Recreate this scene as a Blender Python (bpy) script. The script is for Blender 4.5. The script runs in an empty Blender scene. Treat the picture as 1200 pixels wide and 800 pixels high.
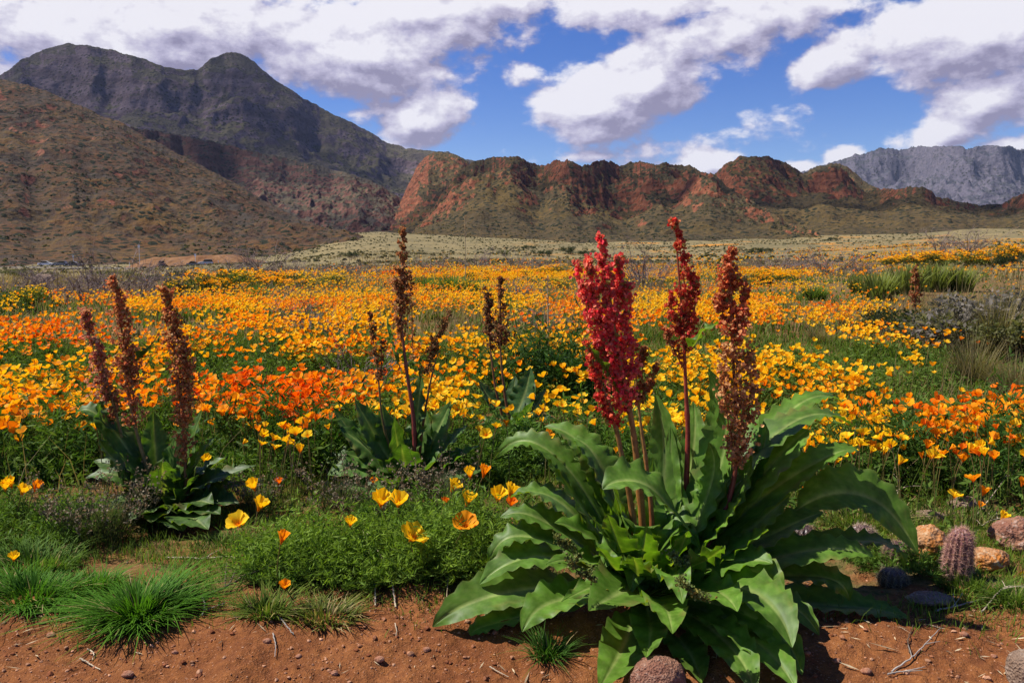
import bpy, math, random
import numpy as np
from mathutils import Vector

# ---------------------------------------------------------------- camera, sky, sun, exposure
SC = bpy.context.scene
COL = SC.collection
CAM_Z, PITCH, F = 0.90, math.radians(6.12), 1200 * 28 / 36.0
cd = bpy.data.cameras.new('camera'); cd.lens = 28; cd.sensor_width = 36; cd.clip_start = 0.05; cd.clip_end = 60000
cam = bpy.data.objects.new('camera', cd); COL.objects.link(cam)
cam.location = (0, 0, CAM_Z); cam.rotation_euler = (math.radians(90) - PITCH, 0, 0)
SC.camera = cam
SUN_DIR = Vector((-0.62, 0.10, 0.92)).normalized()
SUN_EL = math.asin(SUN_DIR.z); SUN_AZ = math.atan2(SUN_DIR.x, SUN_DIR.y)
sl = bpy.data.lights.new('sun', 'SUN'); sl.energy = 4.6; sl.angle = math.radians(0.53); sl.color = (1.0, 0.95, 0.86)
so = bpy.data.objects.new('sun', sl); COL.objects.link(so)
so.rotation_euler = SUN_DIR.to_track_quat('Z', 'Y').to_euler()
SC.view_settings.view_transform = 'Standard'; SC.view_settings.look = 'None'
SC.view_settings.exposure = 0.85; SC.view_settings.gamma = 1.0
SC.view_settings.use_curve_mapping = False
SC.cycles.max_bounces = 8; SC.cycles.transparent_max_bounces = 8; SC.cycles.use_denoising = True


class NT:
    """small helper round a node tree"""
    def __init__(s, tree): s.t = tree; tree.nodes.clear()
    def n(s, typ, ins=None, **kw):
        nd = s.t.nodes.new(typ)
        for k, v in kw.items(): setattr(nd, k, v)
        for k, v in (ins or {}).items():
            sk = nd.inputs[k]
            if isinstance(v, bpy.types.NodeSocket): s.t.links.new(v, sk)
            elif isinstance(v, bpy.types.Node): s.t.links.new(v.outputs[0], sk)
            else: sk.default_value = v
        return nd
    def m(s, op, a, b=None, c=None, clamp=False):
        ins = {0: a}
        if b is not None: ins[1] = b
        if c is not None: ins[2] = c
        return s.n('ShaderNodeMath', ins, operation=op, use_clamp=clamp).outputs[0]
    def mix(s, f, a, b, blend='MIX'):
        return s.n('ShaderNodeMix', {0: f, 6: a, 7: b}, data_type='RGBA', blend_type=blend).outputs[2]
    def ramp(s, f, lo, hi, a=0.0, b=1.0, smooth=True):
        return s.n('ShaderNodeMapRange', {0: f, 1: lo, 2: hi, 3: a, 4: b},
                   interpolation_type='SMOOTHSTEP' if smooth else 'LINEAR').outputs[0]
    def noise(s, vec, scale, detail=4, rough=0.55, dist=0.0):
        return s.n('ShaderNodeTexNoise', {'Vector': vec, 'Scale': scale, 'Detail': detail, 'Roughness': rough, 'Distortion': dist}).outputs[0]


def px_dir(x, y):
    """direction of the ray through photograph pixel x, y"""
    v = Vector(((x - 600) / F, -(y - 400) / F, -1.0))
    c, s_ = math.cos(math.radians(90) - PITCH), math.sin(math.radians(90) - PITCH)
    return Vector((v.x, v.y * c - v.z * s_, v.y * s_ + v.z * c)).normalized()


def make_world():
    w = bpy.data.worlds.new('World'); SC.world = w; w.use_nodes = True
    w.cycles.sampling_method = 'MANUAL'; w.cycles.sample_map_resolution = 256
    g = bpy.data.node_groups.new('cloud_density', 'ShaderNodeTree')
    g.interface.new_socket('P', in_out='INPUT', socket_type='NodeSocketVector')
    g.interface.new_socket('D', in_out='OUTPUT', socket_type='NodeSocketFloat')
    t = NT(g)
    gi = t.n('NodeGroupInput'); P = gi.outputs[0]
    # clouds: centre, half sizes (degrees), tilt, weight, in azimuth / elevation
    blobs = [(60, 40, 160, 66, -8, 1.0), (230, 25, 220, 64, 4, 1.1), (400, 62, 170, 62, -6, 1.15), (520, 10, 220, 52, 8, 1.1),
             (150, 60, 150, 44, 0, .8), (480, 96, 70, 24, 14, .55), (495, 140, 78, 40, 22, 1.1), (545, 95, 44, 14, 20, .6), (612, 86, 40, 20, 0, .75),
             (690, 122, 76, 54, 10, 1.3), (770, 88, 110, 58, 26, 1.2), (860, 40, 120, 54, 22, 1.05), (740, 5, 160, 40, 0, .95),
             (960, 2, 130, 22, 0, .7), (985, 68, 70, 34, 20, 1.1), (1060, 44, 80, 46, 8, 1.1), (1160, 40, 110, 56, 0, 1.25),
             (1155, 118, 84, 34, 28, 1.15), (1110, 152, 70, 24, 14, 1.1), (1190, 170, 50, 14, 0, .8),
             (790, 172, 190, 34, 6, .50), (890, 146, 130, 34, 14, .44), (700, 184, 110, 20, 0, .75),
             (835, 190, 52, 20, 6, 1.15), (985, 184, 30, 14, 20, 1.1), (938, 196, 34, 11, 0, .95), (620, 40, 64, 22, 15, .5), (425, 135, 60, 24, 0, .6),
             (-200, 60, 260, 90, 0, 1.0), (1420, 70, 240, 90, 0, .9), (400, -250, 420, 120, 0, .8), (1300, -300, 380, 120, 0, .8)]
    acc = None
    for (x, y, rx, ry, tilt, wt) in blobs:
        d = px_dir(x, y); az = math.atan2(d.x, d.y); el = math.asin(d.z)
        Pi = P if acc is None else t.n('ShaderNodeVectorMath', {0: acc, 1: (1e-7, 1e-7, 1e-7), 2: P}, operation='MULTIPLY_ADD').outputs[0]
        mp = t.n('ShaderNodeMapping', {'Vector': Pi, 'Location': (az, el, 0), 'Rotation': (0, 0, math.radians(tilt)),
                                       'Scale': (rx * 1.3 / F, ry * 1.3 / F, 1)}, vector_type='TEXTURE')
        ln = t.n('ShaderNodeVectorMath', {0: mp.outputs[0]}, operation='LENGTH').outputs[1]
        q = t.m('SUBTRACT', 1.0, ln, clamp=True)
        q = t.m('MULTIPLY', q, wt)
        acc = q if acc is None else t.m('SMOOTH_MAX', acc, q, 0.25)
    Pi = t.n('ShaderNodeVectorMath', {0: acc, 1: (1e-7, 1e-7, 1e-7), 2: P}, operation='MULTIPLY_ADD').outputs[0]
    sc_ = t.n('ShaderNodeVectorMath', {0: Pi, 1: (1.0, 1.55, 1.0)}, operation='MULTIPLY').outputs[0]
    n1 = t.noise(sc_, 10.0, 10, 0.58, 0.15)
    n2 = t.noise(sc_, 34.0, 6, 0.62, 0.1)
    n = t.m('ADD', t.m('MULTIPLY', t.m('SUBTRACT', n1, 0.5), 1.45), t.m('MULTIPLY', t.m('SUBTRACT', n2, 0.5), 0.62))
    D = t.m('ADD', t.m('SUBTRACT', acc, 0.335), n)
    t.n('NodeGroupOutput', {0: D})

    t = NT(w.node_tree)
    tc = t.n('ShaderNodeTexCoord').outputs['Generated']
    sp = t.n('ShaderNodeSeparateXYZ', {0: tc})
    az = t.m('ARCTAN2', sp.outputs[0], sp.outputs[1]); el = t.m('ARCSINE', sp.outputs[2])
    P = t.n('ShaderNodeCombineXYZ', {0: az, 1: el, 2: 0.0}).outputs[0]
    def dens(v):
        nd = t.n('ShaderNodeGroup', node_tree=g); t.t.links.new(v, nd.inputs[0]); return nd.outputs[0]
    D = dens(P)
    def off(prev, dx, dy):      # one sample after the other
        q = t.n('ShaderNodeVectorMath', {0: prev, 1: (1e-7, 1e-7, 1e-7), 2: P}, operation='MULTIPLY_ADD').outputs[0]
        return t.n('ShaderNodeVectorMath', {0: q, 1: (dx, dy, 0)}, operation='ADD').outputs[0]
    D1 = dens(off(D, -0.009, 0.015)); D2 = dens(off(D1, -0.03, 0.055))
    alpha = t.ramp(D, -0.02, 0.27)
    sky = t.n('ShaderNodeTexSky', sky_type='NISHITA', sun_disc=False, sun_elevation=SUN_EL, sun_rotation=SUN_AZ,
              altitude=1400.0, air_density=1.0, dust_density=0.4, ozone_density=2.5)
    skyc = t.n('ShaderNodeHueSaturation', {'Hue': 0.522, 'Saturation': 1.38, 'Value': 1.08, 'Color': sky.outputs[0]}).outputs[0]
    lit = t.m('ADD', t.m('MULTIPLY', t.m('SUBTRACT', D, D1), 1.7), t.m('MULTIPLY', t.m('SUBTRACT', D, D2), 0.75))
    thick = t.ramp(D, 0.1, 0.8)
    L = t.m('ADD', t.m('SUBTRACT', 0.60, t.m('MULTIPLY', thick, 0.24)), lit, clamp=True)
    cc = t.n('ShaderNodeValToRGB', {0: L})
    cr = cc.color_ramp
    cr.elements[0].position = 0.0; cr.elements[0].color = (2.5, 2.3, 3.5, 1)
    cr.elements[1].position = 1.0; cr.elements[1].color = (7.7, 7.55, 8.1, 1)
    e = cr.elements.new(0.42); e.color = (4.5, 4.25, 5.7, 1); e = cr.elements.new(0.80); e.color = (6.5, 6.3, 7.2, 1)
    col = t.mix(alpha, skyc, cc.outputs[0])
    bg = t.n('ShaderNodeBackground', {0: col, 1: 0.064})
    t.n('ShaderNodeOutputWorld', {0: bg})
make_world()

# ---------------------------------------------------------------- numpy helpers
RNG = np.random.default_rng(11)
random.seed(11)


def hash2(ix, iy, seed):
    h = (ix.astype(np.int64) * 374761393 + iy.astype(np.int64) * 668265263 + seed * 1442695041) & 0xffffffff
    h = ((h ^ (h >> 13)) * 1274126177) & 0xffffffff
    h = ((h ^ (h >> 16)) * 2246822519) & 0xffffffff
    return ((h ^ (h >> 15)) & 0xffffff) / float(0xffffff)


def vnoise(x, y, seed=0):
    x = np.asarray(x, float); y = np.asarray(y, float)
    ix, iy = np.floor(x), np.floor(y)
    fx, fy = x - ix, y - iy
    fx = fx * fx * fx * (fx * (fx * 6 - 15) + 10); fy = fy * fy * fy * (fy * (fy * 6 - 15) + 10)
    a, b = hash2(ix, iy, seed), hash2(ix + 1, iy, seed)
    c, d = hash2(ix, iy + 1, seed), hash2(ix + 1, iy + 1, seed)
    return (a * (1 - fx) + b * fx) * (1 - fy) + (c * (1 - fx) + d * fx) * fy


def fbm(x, y, oct=5, seed=0, gain=0.5):
    s, a, tot = 0.0, 1.0, 0.0
    for i in range(oct):
        s = s + a * vnoise(x * 2 ** i + 17.3 * i, y * 2 ** i - 9.1 * i, seed + i); tot += a; a *= gain
    return s / tot


def ridged(x, y, oct=5, seed=0, gain=0.5):
    s, a, tot = 0.0, 1.0, 0.0
    for i in range(oct):
        n = 1 - np.abs(2 * vnoise(x * 2 ** i + 5.7 * i, y * 2 ** i + 3.3 * i, seed + i) - 1)
        s = s + a * n * n; tot += a; a *= gain
    return s / tot


def sstep(a, b, x):
    t = np.clip((np.asarray(x, float) - a) / (b - a), 0, 1); return t * t * (3 - 2 * t)


class MB:
    """collects vertices and faces; build() links them as ONE mesh object"""
    def __init__(s): s.v, s.f, s.c, s.n = [], [], [], 0
    def add(s, v, f, col=(1, 1, 1), mat=0):
        v = np.asarray(v, np.float32).reshape(-1, 3); f = np.asarray(f, np.int64)
        col = np.broadcast_to(np.asarray(col, np.float32), (len(v), 3))
        s.v.append(v); s.c.append(col); s.f.append((f + s.n, mat)); s.n += len(v)
        return s
    def mesh(s, name, mats, smooth=True):
        V = np.concatenate(s.v); C = np.concatenate(s.c)
        me = bpy.data.meshes.new(name)
        me.vertices.add(len(V)); me.vertices.foreach_set('co', V.ravel())
        li = np.concatenate([f.ravel() for f, _ in s.f])
        sizes = np.concatenate([np.full(len(f), f.shape[1]) for f, _ in s.f])
        mi = np.concatenate([np.full(len(f), m) for f, m in s.f])
        me.loops.add(len(li)); me.loops.foreach_set('vertex_index', li.astype(np.int32))
        me.polygons.add(len(sizes))
        st = np.zeros(len(sizes), np.int32); st[1:] = np.cumsum(sizes)[:-1]
        me.polygons.foreach_set('loop_start', st)
        me.polygons.foreach_set('material_index', mi.astype(np.int32))
        me.polygons.foreach_set('use_smooth', np.full(len(sizes), smooth))
        me.update(calc_edges=True)
        at_ = me.attributes.new('Col', 'FLOAT_COLOR', 'POINT')
        at_.data.foreach_set('color', np.concatenate([C, np.ones((len(C), 1), np.float32)], 1).ravel())
        for m in (mats if isinstance(mats, (list, tuple)) else [mats]): me.materials.append(m)
        return me
    def build(s, name, mats, parent=None, smooth=True):
        o = bpy.data.objects.new(name, s.mesh(name, mats, smooth)); COL.objects.link(o)
        if parent is not None: o.parent = parent
        return o


def tag(o, label=None, cat=None, group=None, kind=None):
    if label: o['label'] = label
    if cat: o['category'] = cat
    if group: o['group'] = group
    if kind: o['kind'] = kind
    return o


def empty(name, loc=(0, 0, 0), rz=0.0):
    o = bpy.data.objects.new(name, None); COL.objects.link(o); o.empty_display_size = 0.05
    o.location = loc; o.rotation_euler = (0, 0, rz); return o


def copy_tree(o, parent=None):
    c = o.copy(); COL.objects.link(c)
    if parent is not None: c.parent = parent
    for ch in list(o.children): copy_tree(ch, c)
    return c


def grid_faces(nu, nv):
    i = np.arange(nu - 1)[:, None] * nv + np.arange(nv - 1)[None, :]
    return np.stack([i, i + 1, i + nv + 1, i + nv], -1).reshape(-1, 4)


def tube(path, rad, sides=6, cap=False):
    p = np.asarray(path, float); n = len(p)
    r = np.broadcast_to(np.asarray(rad, float), (n,))
    t = np.gradient(p, axis=0); t /= np.linalg.norm(t, axis=1, keepdims=True) + 1e-12
    up = np.where(np.abs(t[:, 2:3]) > 0.9, np.array([[1.0, 0, 0]]), np.array([[0, 0, 1.0]]))
    if np.abs(t[:, 2]).max() > 0.9 : up = np.broadcast_to(np.array([[0.9, 0.43, 0.0]]), (n, 3)) if np.abs(t[:, 2]).min() > 0.3 else up
    a = np.cross(t, up); a /= np.linalg.norm(a, axis=1, keepdims=True) + 1e-12
    b = np.cross(t, a)
    th = np.arange(sides) * 2 * math.pi / sides
    v = p[:, None] + r[:, None, None] * (np.cos(th)[None, :, None] * a[:, None] + np.sin(th)[None, :, None] * b[:, None])
    i = np.arange(n - 1)[:, None] * sides; j = np.arange(sides)[None]; k = (j + 1) % sides
    f = np.stack([i + j, i + k, i + sides + k, i + sides + j], -1).reshape(-1, 4)
    return v.reshape(-1, 3), f


def smooth_path(pts, n):
    """Catmull-Rom through pts"""
    P = np.asarray(pts, float); P = np.vstack([2 * P[0] - P[1], P, 2 * P[-1] - P[-2]])
    m = len(P) - 3; u = np.linspace(0, m - 1e-6, n); i = u.astype(int); t = (u - i)[:, None]
    a, b, c, d = P[i], P[i + 1], P[i + 2], P[i + 3]
    return 0.5 * (2 * b + (c - a) * t + (2 * a - 5 * b + 4 * c - d) * t ** 2 + (3 * b - a - 3 * c + d) * t ** 3)

# ---------------------------------------------------------------- terrain height
TX = np.array([-1200, -300, 0, 150, 300, 450, 550, 700, 900, 1200, 1500, 2400], float)
TD = np.log(np.array([14, 30, 60, 120, 240, 450, 900, 7000], float))
TY = np.array([[360, 330, 323, 319, 316, 309, 302, 300], [360, 330, 323, 319, 316.5, 308, 301, 298], [360, 330, 323, 319, 316.5, 307, 300, 296],
               [360, 330, 323, 319, 315, 304, 297, 292], [360, 330, 322, 315, 309, 297, 289, 286], [360, 329, 316, 306, 293, 277, 274, 274],
               [360, 329, 316, 306, 294, 280, 275, 274], [360, 329, 316, 307, 298, 287, 281, 278], [360, 328, 315, 305, 295, 285, 277, 274],
               [360, 327, 311, 297, 287, 279, 271, 268], [360, 327, 310, 295, 285, 277, 270, 266], [360, 327, 310, 295, 285, 277, 270, 266]])


def bilin(T, xs, ys, x, y):
    x = np.clip(x, xs[0], xs[-1] - 1e-6); y = np.clip(y, ys[0], ys[-1] - 1e-6)
    i = np.clip(np.searchsorted(xs, x, 'right') - 1, 0, len(xs) - 2); j = np.clip(np.searchsorted(ys, y, 'right') - 1, 0, len(ys) - 2)
    fx = (x - xs[i]) / (xs[i + 1] - xs[i]); fy = (y - ys[j]) / (ys[j + 1] - ys[j])
    fx = fx * fx * (3 - 2 * fx)
    return (T[i, j] * (1 - fx) + T[i + 1, j] * fx) * (1 - fy) + (T[i, j + 1] * (1 - fx) + T[i + 1, j + 1] * fx) * fy


def soil_edge(x):
    return 1.98 + 0.05 * np.sin(x * 3.1 + 1) + 0.10 * (vnoise(x * 4 + 7, x * 0, 5) - 0.5)


def height(x, y):
    x = np.asarray(x, float); y = np.asarray(y, float)
    d = np.hypot(x, y); yy = np.maximum(y, 0.3 * d + 1e-6)
    px = 600 + F * x / yy
    row = bilin(TY, TX, TD, px, np.log(np.maximum(d, 14)))
    far = CAM_Z - (row - 300) * d / F
    w = sstep(14, 30, d)
    z = far * w
    z = z + 0.045 * (fbm(x * 0.9, y * 0.9, 3, 3) - 0.5) * (1 - w)
    nf = 1 - sstep(5, 9, d)
    z = z + nf * (0.045 * (fbm(x * 3.3, y * 3.3, 3, 21) - 0.5) + 0.024 * (fbm(x * 13, y * 13, 4, 31) - 0.5)) + 0.010 * (1 - sstep(2.4, 3.0, d)) * (fbm(x * 46, y * 46, 3, 33) - 0.5)
    z = z - 0.10 * sstep(0.05, 0.75, soil_edge(x) - y)          # bank dropping towards the bare soil
    z = z + 0.35 * w * (fbm(x * 0.12, y * 0.12, 3, 9) - 0.5) * (1 - sstep(60, 140, d))
    z = z + sstep(60, 200, d) * (fbm(x * 0.02, y * 0.02, 4, 12) - 0.5) * np.minimum(d * 0.012, 6)
    return z


def hgt(x, y): return float(height(np.array([x]), np.array([y]))[0])


def at(x, y, Y):
    """point on the pixel ray x, y at world distance Y ahead"""
    d = px_dir(x, y); k = Y / d.y
    return Vector((d.x * k, Y, CAM_Z + d.z * k))


def ground(x, y):
    """where the pixel ray meets the terrain"""
    d = px_dir(x, y); t = np.geomspace(0.8, 6000, 6000)
    z = CAM_Z + d.z * t - height(d.x * t, d.y * t)
    k = int(np.argmax(z < 0)) if (z < 0).any() else len(t) - 1
    return Vector((d.x * t[k], d.y * t[k], hgt(d.x * t[k], d.y * t[k])))


def to_px(x, y, z):
    c, s_ = math.cos(PITCH), math.sin(PITCH)
    zz = z - CAM_Z
    dep = y * c - zz * s_; upv = y * s_ + zz * c
    dep = np.maximum(dep, 1e-3)
    return 600 + F * x / dep, 400 - F * upv / dep

# ---------------------------------------------------------------- materials
def new_mat(name):
    m = bpy.data.materials.new(name); m.use_nodes = True
    return m, NT(m.node_tree)


def finish(t, shader, disp=None):
    t.n('ShaderNodeOutputMaterial', {'Surface': shader})


def col_attr(t): return t.n('ShaderNodeAttribute', attribute_name='Col').outputs[0]


def plant_mat(name, tint=(1, 1, 1), rough=0.5, transl=0.3, spec=0.3, sat=1.0, tr_tint=(1.2, 1.25, 0.6), nz=0.0, coat=0.0):
    """leaf / petal / stem colour from the Col attribute, with light passing through"""
    m, t = new_mat(name)
    c = t.mix(1.0, col_attr(t), (*tint, 1), 'MULTIPLY')
    if nz:
        pos = t.n('ShaderNodeNewGeometry').outputs['Position']
        f = t.ramp(t.noise(pos, nz, 3, 0.6), 0.3, 0.7, 0.72, 1.2)
        c = t.n('ShaderNodeVectorMath', {0: c, 'Scale': f}, operation='SCALE').outputs[0]
    p = t.n('ShaderNodeBsdfPrincipled', {'Base Color': c, 'Roughness': rough, 'Specular IOR Level': spec})
    sh = p.outputs[0]
    if transl > 0:
        tr = t.n('ShaderNodeBsdfTranslucent', {0: t.mix(1.0, c, (*tr_tint, 1), 'MULTIPLY')})
        sh = t.n('ShaderNodeMixShader', {0: transl, 1: sh, 2: tr}).outputs[0]
    finish(t, sh); return m


def ground_mat():
    m, t = new_mat('ground')
    pos = t.n('ShaderNodeNewGeometry').outputs['Position']
    sp = t.n('ShaderNodeSeparateXYZ', {0: col_attr(t)})
    n1 = t.noise(pos, 3.0, 6, 0.6); n2 = t.noise(pos, 40.0, 5, 0.65); n3 = t.noise(pos, 220.0, 3, 0.6)
    soil = t.mix(t.ramp(n1, 0.3, 0.7), (0.185, 0.064, 0.019, 1), (0.27, 0.105, 0.034, 1))
    soil = t.mix(t.ramp(n2, 0.35, 0.7), t.mix(0.6, soil, (0.10, 0.032, 0.014, 1)), soil)
    soil = t.mix(t.ramp(n3, 0.60, 0.72), soil, (0.42, 0.22, 0.12, 1))
    lit = t.mix(t.ramp(n2, 0.35, 0.65), (0.055, 0.062, 0.016, 1), (0.17, 0.11, 0.045, 1))
    nearc = t.mix(t.m('MULTIPLY', sp.outputs[0], t.ramp(t.noise(pos, 9.0, 4), 0.3, 0.6), clamp=True), soil, lit)
    f1 = t.noise(pos, 0.05, 5, 0.6); f2 = t.noise(pos, 0.5, 4, 0.65)
    farc = t.mix(t.ramp(f1, 0.35, 0.65), (0.215, 0.165, 0.075, 1), (0.150, 0.122, 0.058, 1))
    farc = t.mix(t.ramp(f2, 0.45, 0.7), farc, (0.105, 0.085, 0.040, 1))
    og = t.ramp(t.noise(pos, 0.035, 4, 0.6, 0.4), 0.54, 0.68)
    farc = t.mix(t.m('MULTIPLY', og, sp.outputs[2]), farc, (0.50, 0.20, 0.02, 1))
    vd = t.n('ShaderNodeTexVoronoi', {'Vector': pos, 'Scale': 0.28, 'Randomness': 1.0}).outputs[0]
    farc = t.mix(t.ramp(vd, 0.16, 0.30), (0.03, 0.036, 0.016, 1), farc)
    c = t.mix(sp.outputs[1], nearc, farc)
    h = t.m('ADD', t.m('MULTIPLY', n2, 0.014), t.m('MULTIPLY', n3, 0.006))
    b = t.n('ShaderNodeBump', {'Strength': 0.9, 'Distance': 1.0, 'Height': h})
    p = t.n('ShaderNodeBsdfPrincipled', {'Base Color': c, 'Roughness': 0.95, 'Specular IOR Level': 0.1, 'Normal': b})
    finish(t, p.outputs[0]); return m


def hill_mat(name, veg1, veg2, accent, rock1, rock2, slope=(0.72, 0.86), k=1.0, shrub=0.16, bump=2.5, accent_amt=0.5, strata=0.0, dark=(0.022, 0.024, 0.014), rocky=0.0, cover=0.34):
    """vegetated slope with bare rock where it is steep; k = size of detail (metres scale)"""
    m, t = new_mat(name)
    ge = t.n('ShaderNodeNewGeometry'); pos = ge.outputs['Position']
    nz = t.n('ShaderNodeSeparateXYZ', {0: ge.outputs['Normal']}).outputs[2]
    big = t.noise(pos, 0.006 / k, 5, 0.6, 0.3); mid = t.noise(pos, 0.03 / k, 6, 0.65, 0.2); fine = t.noise(pos, 0.16 / k, 5, 0.7)
    veg = t.mix(t.ramp(mid, 0.35, 0.65), (*veg1, 1), (*veg2, 1))
    acc = t.m('MULTIPLY', t.ramp(t.m('ADD', t.m('MULTIPLY', big, 0.5), t.m('MULTIPLY', fine, 0.5)), 0.47, 0.62), accent_amt)
    veg = t.mix(acc, veg, (*accent, 1))
    vv = t.n('ShaderNodeTexVoronoi', {'Vector': pos, 'Scale': shrub / k, 'Randomness': 1.0})
    thr = t.m('MULTIPLY', t.ramp(mid, 0.3, 0.7, 0.5, 1.25), cover)
    isd = t.m('LESS_THAN', vv.outputs[0], thr)
    rk = t.mix(t.ramp(fine, 0.3, 0.7), (*rock1, 1), (*rock2, 1))
    if strata:
        wv = t.n('ShaderNodeTexWave', {'Vector': pos, 'Scale': strata, 'Distortion': 6.0, 'Detail': 4.0, 'Detail Scale': 0.6}, bands_direction='Z').outputs[1]
        rk = t.mix(t.ramp(wv, 0.2, 0.8, 0, 0.45), rk, t.mix(0.65, rk, (0.03, 0.015, 0.012, 1)))
    steep = t.m('ADD', t.ramp(nz, slope[1], slope[0]), t.m('MULTIPLY', t.m('SUBTRACT', mid, 0.5), 1.6))
    steep = t.ramp(t.m('ADD', steep, rocky), 0.35, 0.75)
    veg = t.mix(isd, veg, (*dark, 1))
    rk = t.mix(t.m('MULTIPLY', isd, t.ramp(big, 0.35, 0.6, 0.3, 0.9)), rk, (*dark, 1))
    c = t.mix(steep, veg, rk)
    h = t.m('ADD', t.m('MULTIPLY', fine, bump * k), t.m('MULTIPLY', mid, 3 * bump * k))
    h = t.m('SUBTRACT', h, t.m('MULTIPLY', t.ramp(vv.outputs[0], 0.0, 0.5), 0.8 * k))
    b = t.n('ShaderNodeBump', {'Strength': 1.0, 'Distance': 1.0, 'Height': h})
    p = t.n('ShaderNodeBsdfPrincipled', {'Base Color': c, 'Roughness': 0.95, 'Specular IOR Level': 0.05, 'Normal': b})
    finish(t, p.outputs[0]); return m


def plain_mat(name, c1, c2=None, scale=30, rough=0.8, spec=0.3, metal=0.0, bump=0.0, attr=False):
    m, t = new_mat(name)
    pos = t.n('ShaderNodeTexCoord').outputs['Object']
    n = t.noise(pos, scale, 5, 0.65)
    c = t.mix(t.ramp(n, 0.32, 0.68), (*c1, 1), (*(c2 or c1), 1))
    if attr: c = t.mix(1.0, c, col_attr(t), 'MULTIPLY')
    ins = {'Base Color': c, 'Roughness': rough, 'Specular IOR Level': spec, 'Metallic': metal}
    if bump: ins['Normal'] = t.n('ShaderNodeBump', {'Strength': 0.8, 'Distance': bump, 'Height': n}).outputs[0]
    p = t.n('ShaderNodeBsdfPrincipled', ins)
    finish(t, p.outputs[0]); return m


def rock_mat(name, c1, c2, c3, scale=60):
    m, t = new_mat(name)
    pos = t.n('ShaderNodeTexCoord').outputs['Object']
    a = t.noise(pos, scale * 0.15, 4, 0.6); b = t.noise(pos, scale, 5, 0.7); v = t.n('ShaderNodeTexVoronoi', {'Vector': pos, 'Scale': scale * 2.2}).outputs[0]
    c = t.mix(t.ramp(a, 0.38, 0.62), (*c1, 1), (*c2, 1))
    c = t.mix(t.ramp(b, 0.5, 0.68), c, (*c3, 1))
    c = t.mix(t.ramp(v, 0.0, 0.35, 0.35, 0.0), c, (0.04, 0.02, 0.015, 1))
    h = t.m('ADD', b, t.m('MULTIPLY', v, 0.5))
    nb = t.n('ShaderNodeBump', {'Strength': 0.9, 'Distance': 0.012, 'Height': h})
    p = t.n('ShaderNodeBsdfPrincipled', {'Base Color': c, 'Roughness': 0.9, 'Specular IOR Level': 0.2, 'Normal': nb})
    finish(t, p.outputs[0]); return m


M = {}
M['ground'] = ground_mat()
M['plant'] = plant_mat('plant', transl=0.28, rough=0.55, spec=0.25)
M['grass'] = plant_mat('grass_blades', transl=0.38, rough=0.6, spec=0.10)
M['petal'] = plant_mat('petal', transl=0.42, rough=0.6, spec=0.15, tr_tint=(1.1, 0.95, 0.5))
M['seed'] = plant_mat('seed_valves', transl=0.40, rough=0.6, spec=0.2, tr_tint=(1.15, 0.9, 0.8))
M['stem'] = plant_mat('stem', transl=0.0, rough=0.4, spec=0.35, nz=60.0)
M['wood'] = plant_mat('dry_wood', transl=0.0, rough=0.9, spec=0.1, nz=20.0)

# ---------------------------------------------------------------- ground
def make_ground():
    a = np.concatenate([np.linspace(-180, -62, 30)[:-1], np.linspace(-62, -40, 70)[:-1], np.linspace(-40, 40, 620)[:-1], np.linspace(40, 62, 70)[:-1], np.linspace(62, 180, 30)])
    r = np.concatenate([np.linspace(0.25, 1.4, 24)[:-1], np.linspace(1.4, 3.6, 230)[:-1], np.geomspace(3.6, 12, 110)[:-1], np.geomspace(12, 700, 170)[:-1], np.geomspace(700, 9000, 20)])
    A, R = np.meshgrid(np.radians(a), r, indexing='ij')
    x, y = R * np.sin(A), R * np.cos(A); z = height(x, y)
    g = sstep(0.0, 0.18, y - soil_edge(x)) * (0.55 + 0.45 * (1 - sstep(0.5, 0.62, fbm(x * 2.6, y * 2.6, 3, 77))))
    g = np.maximum(g, sstep(3.0, 3.8, R))
    far = sstep(22, 60, R)
    og = sstep(60, 120, R) * (1 - sstep(420, 700, R)) * sstep(0.0, 0.25, np.arctan2(x, y) + 0.05)
    mb = MB(); mb.add(np.stack([x, y, z], -1), grid_faces(len(a), len(r))[:, ::-1], np.stack([g, far, og], -1).reshape(-1, 3))
    o = mb.build('ground', M['ground']); tag(o, 'red soil and sandy desert ground running to the hills', 'ground', kind='structure')
make_ground()

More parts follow.
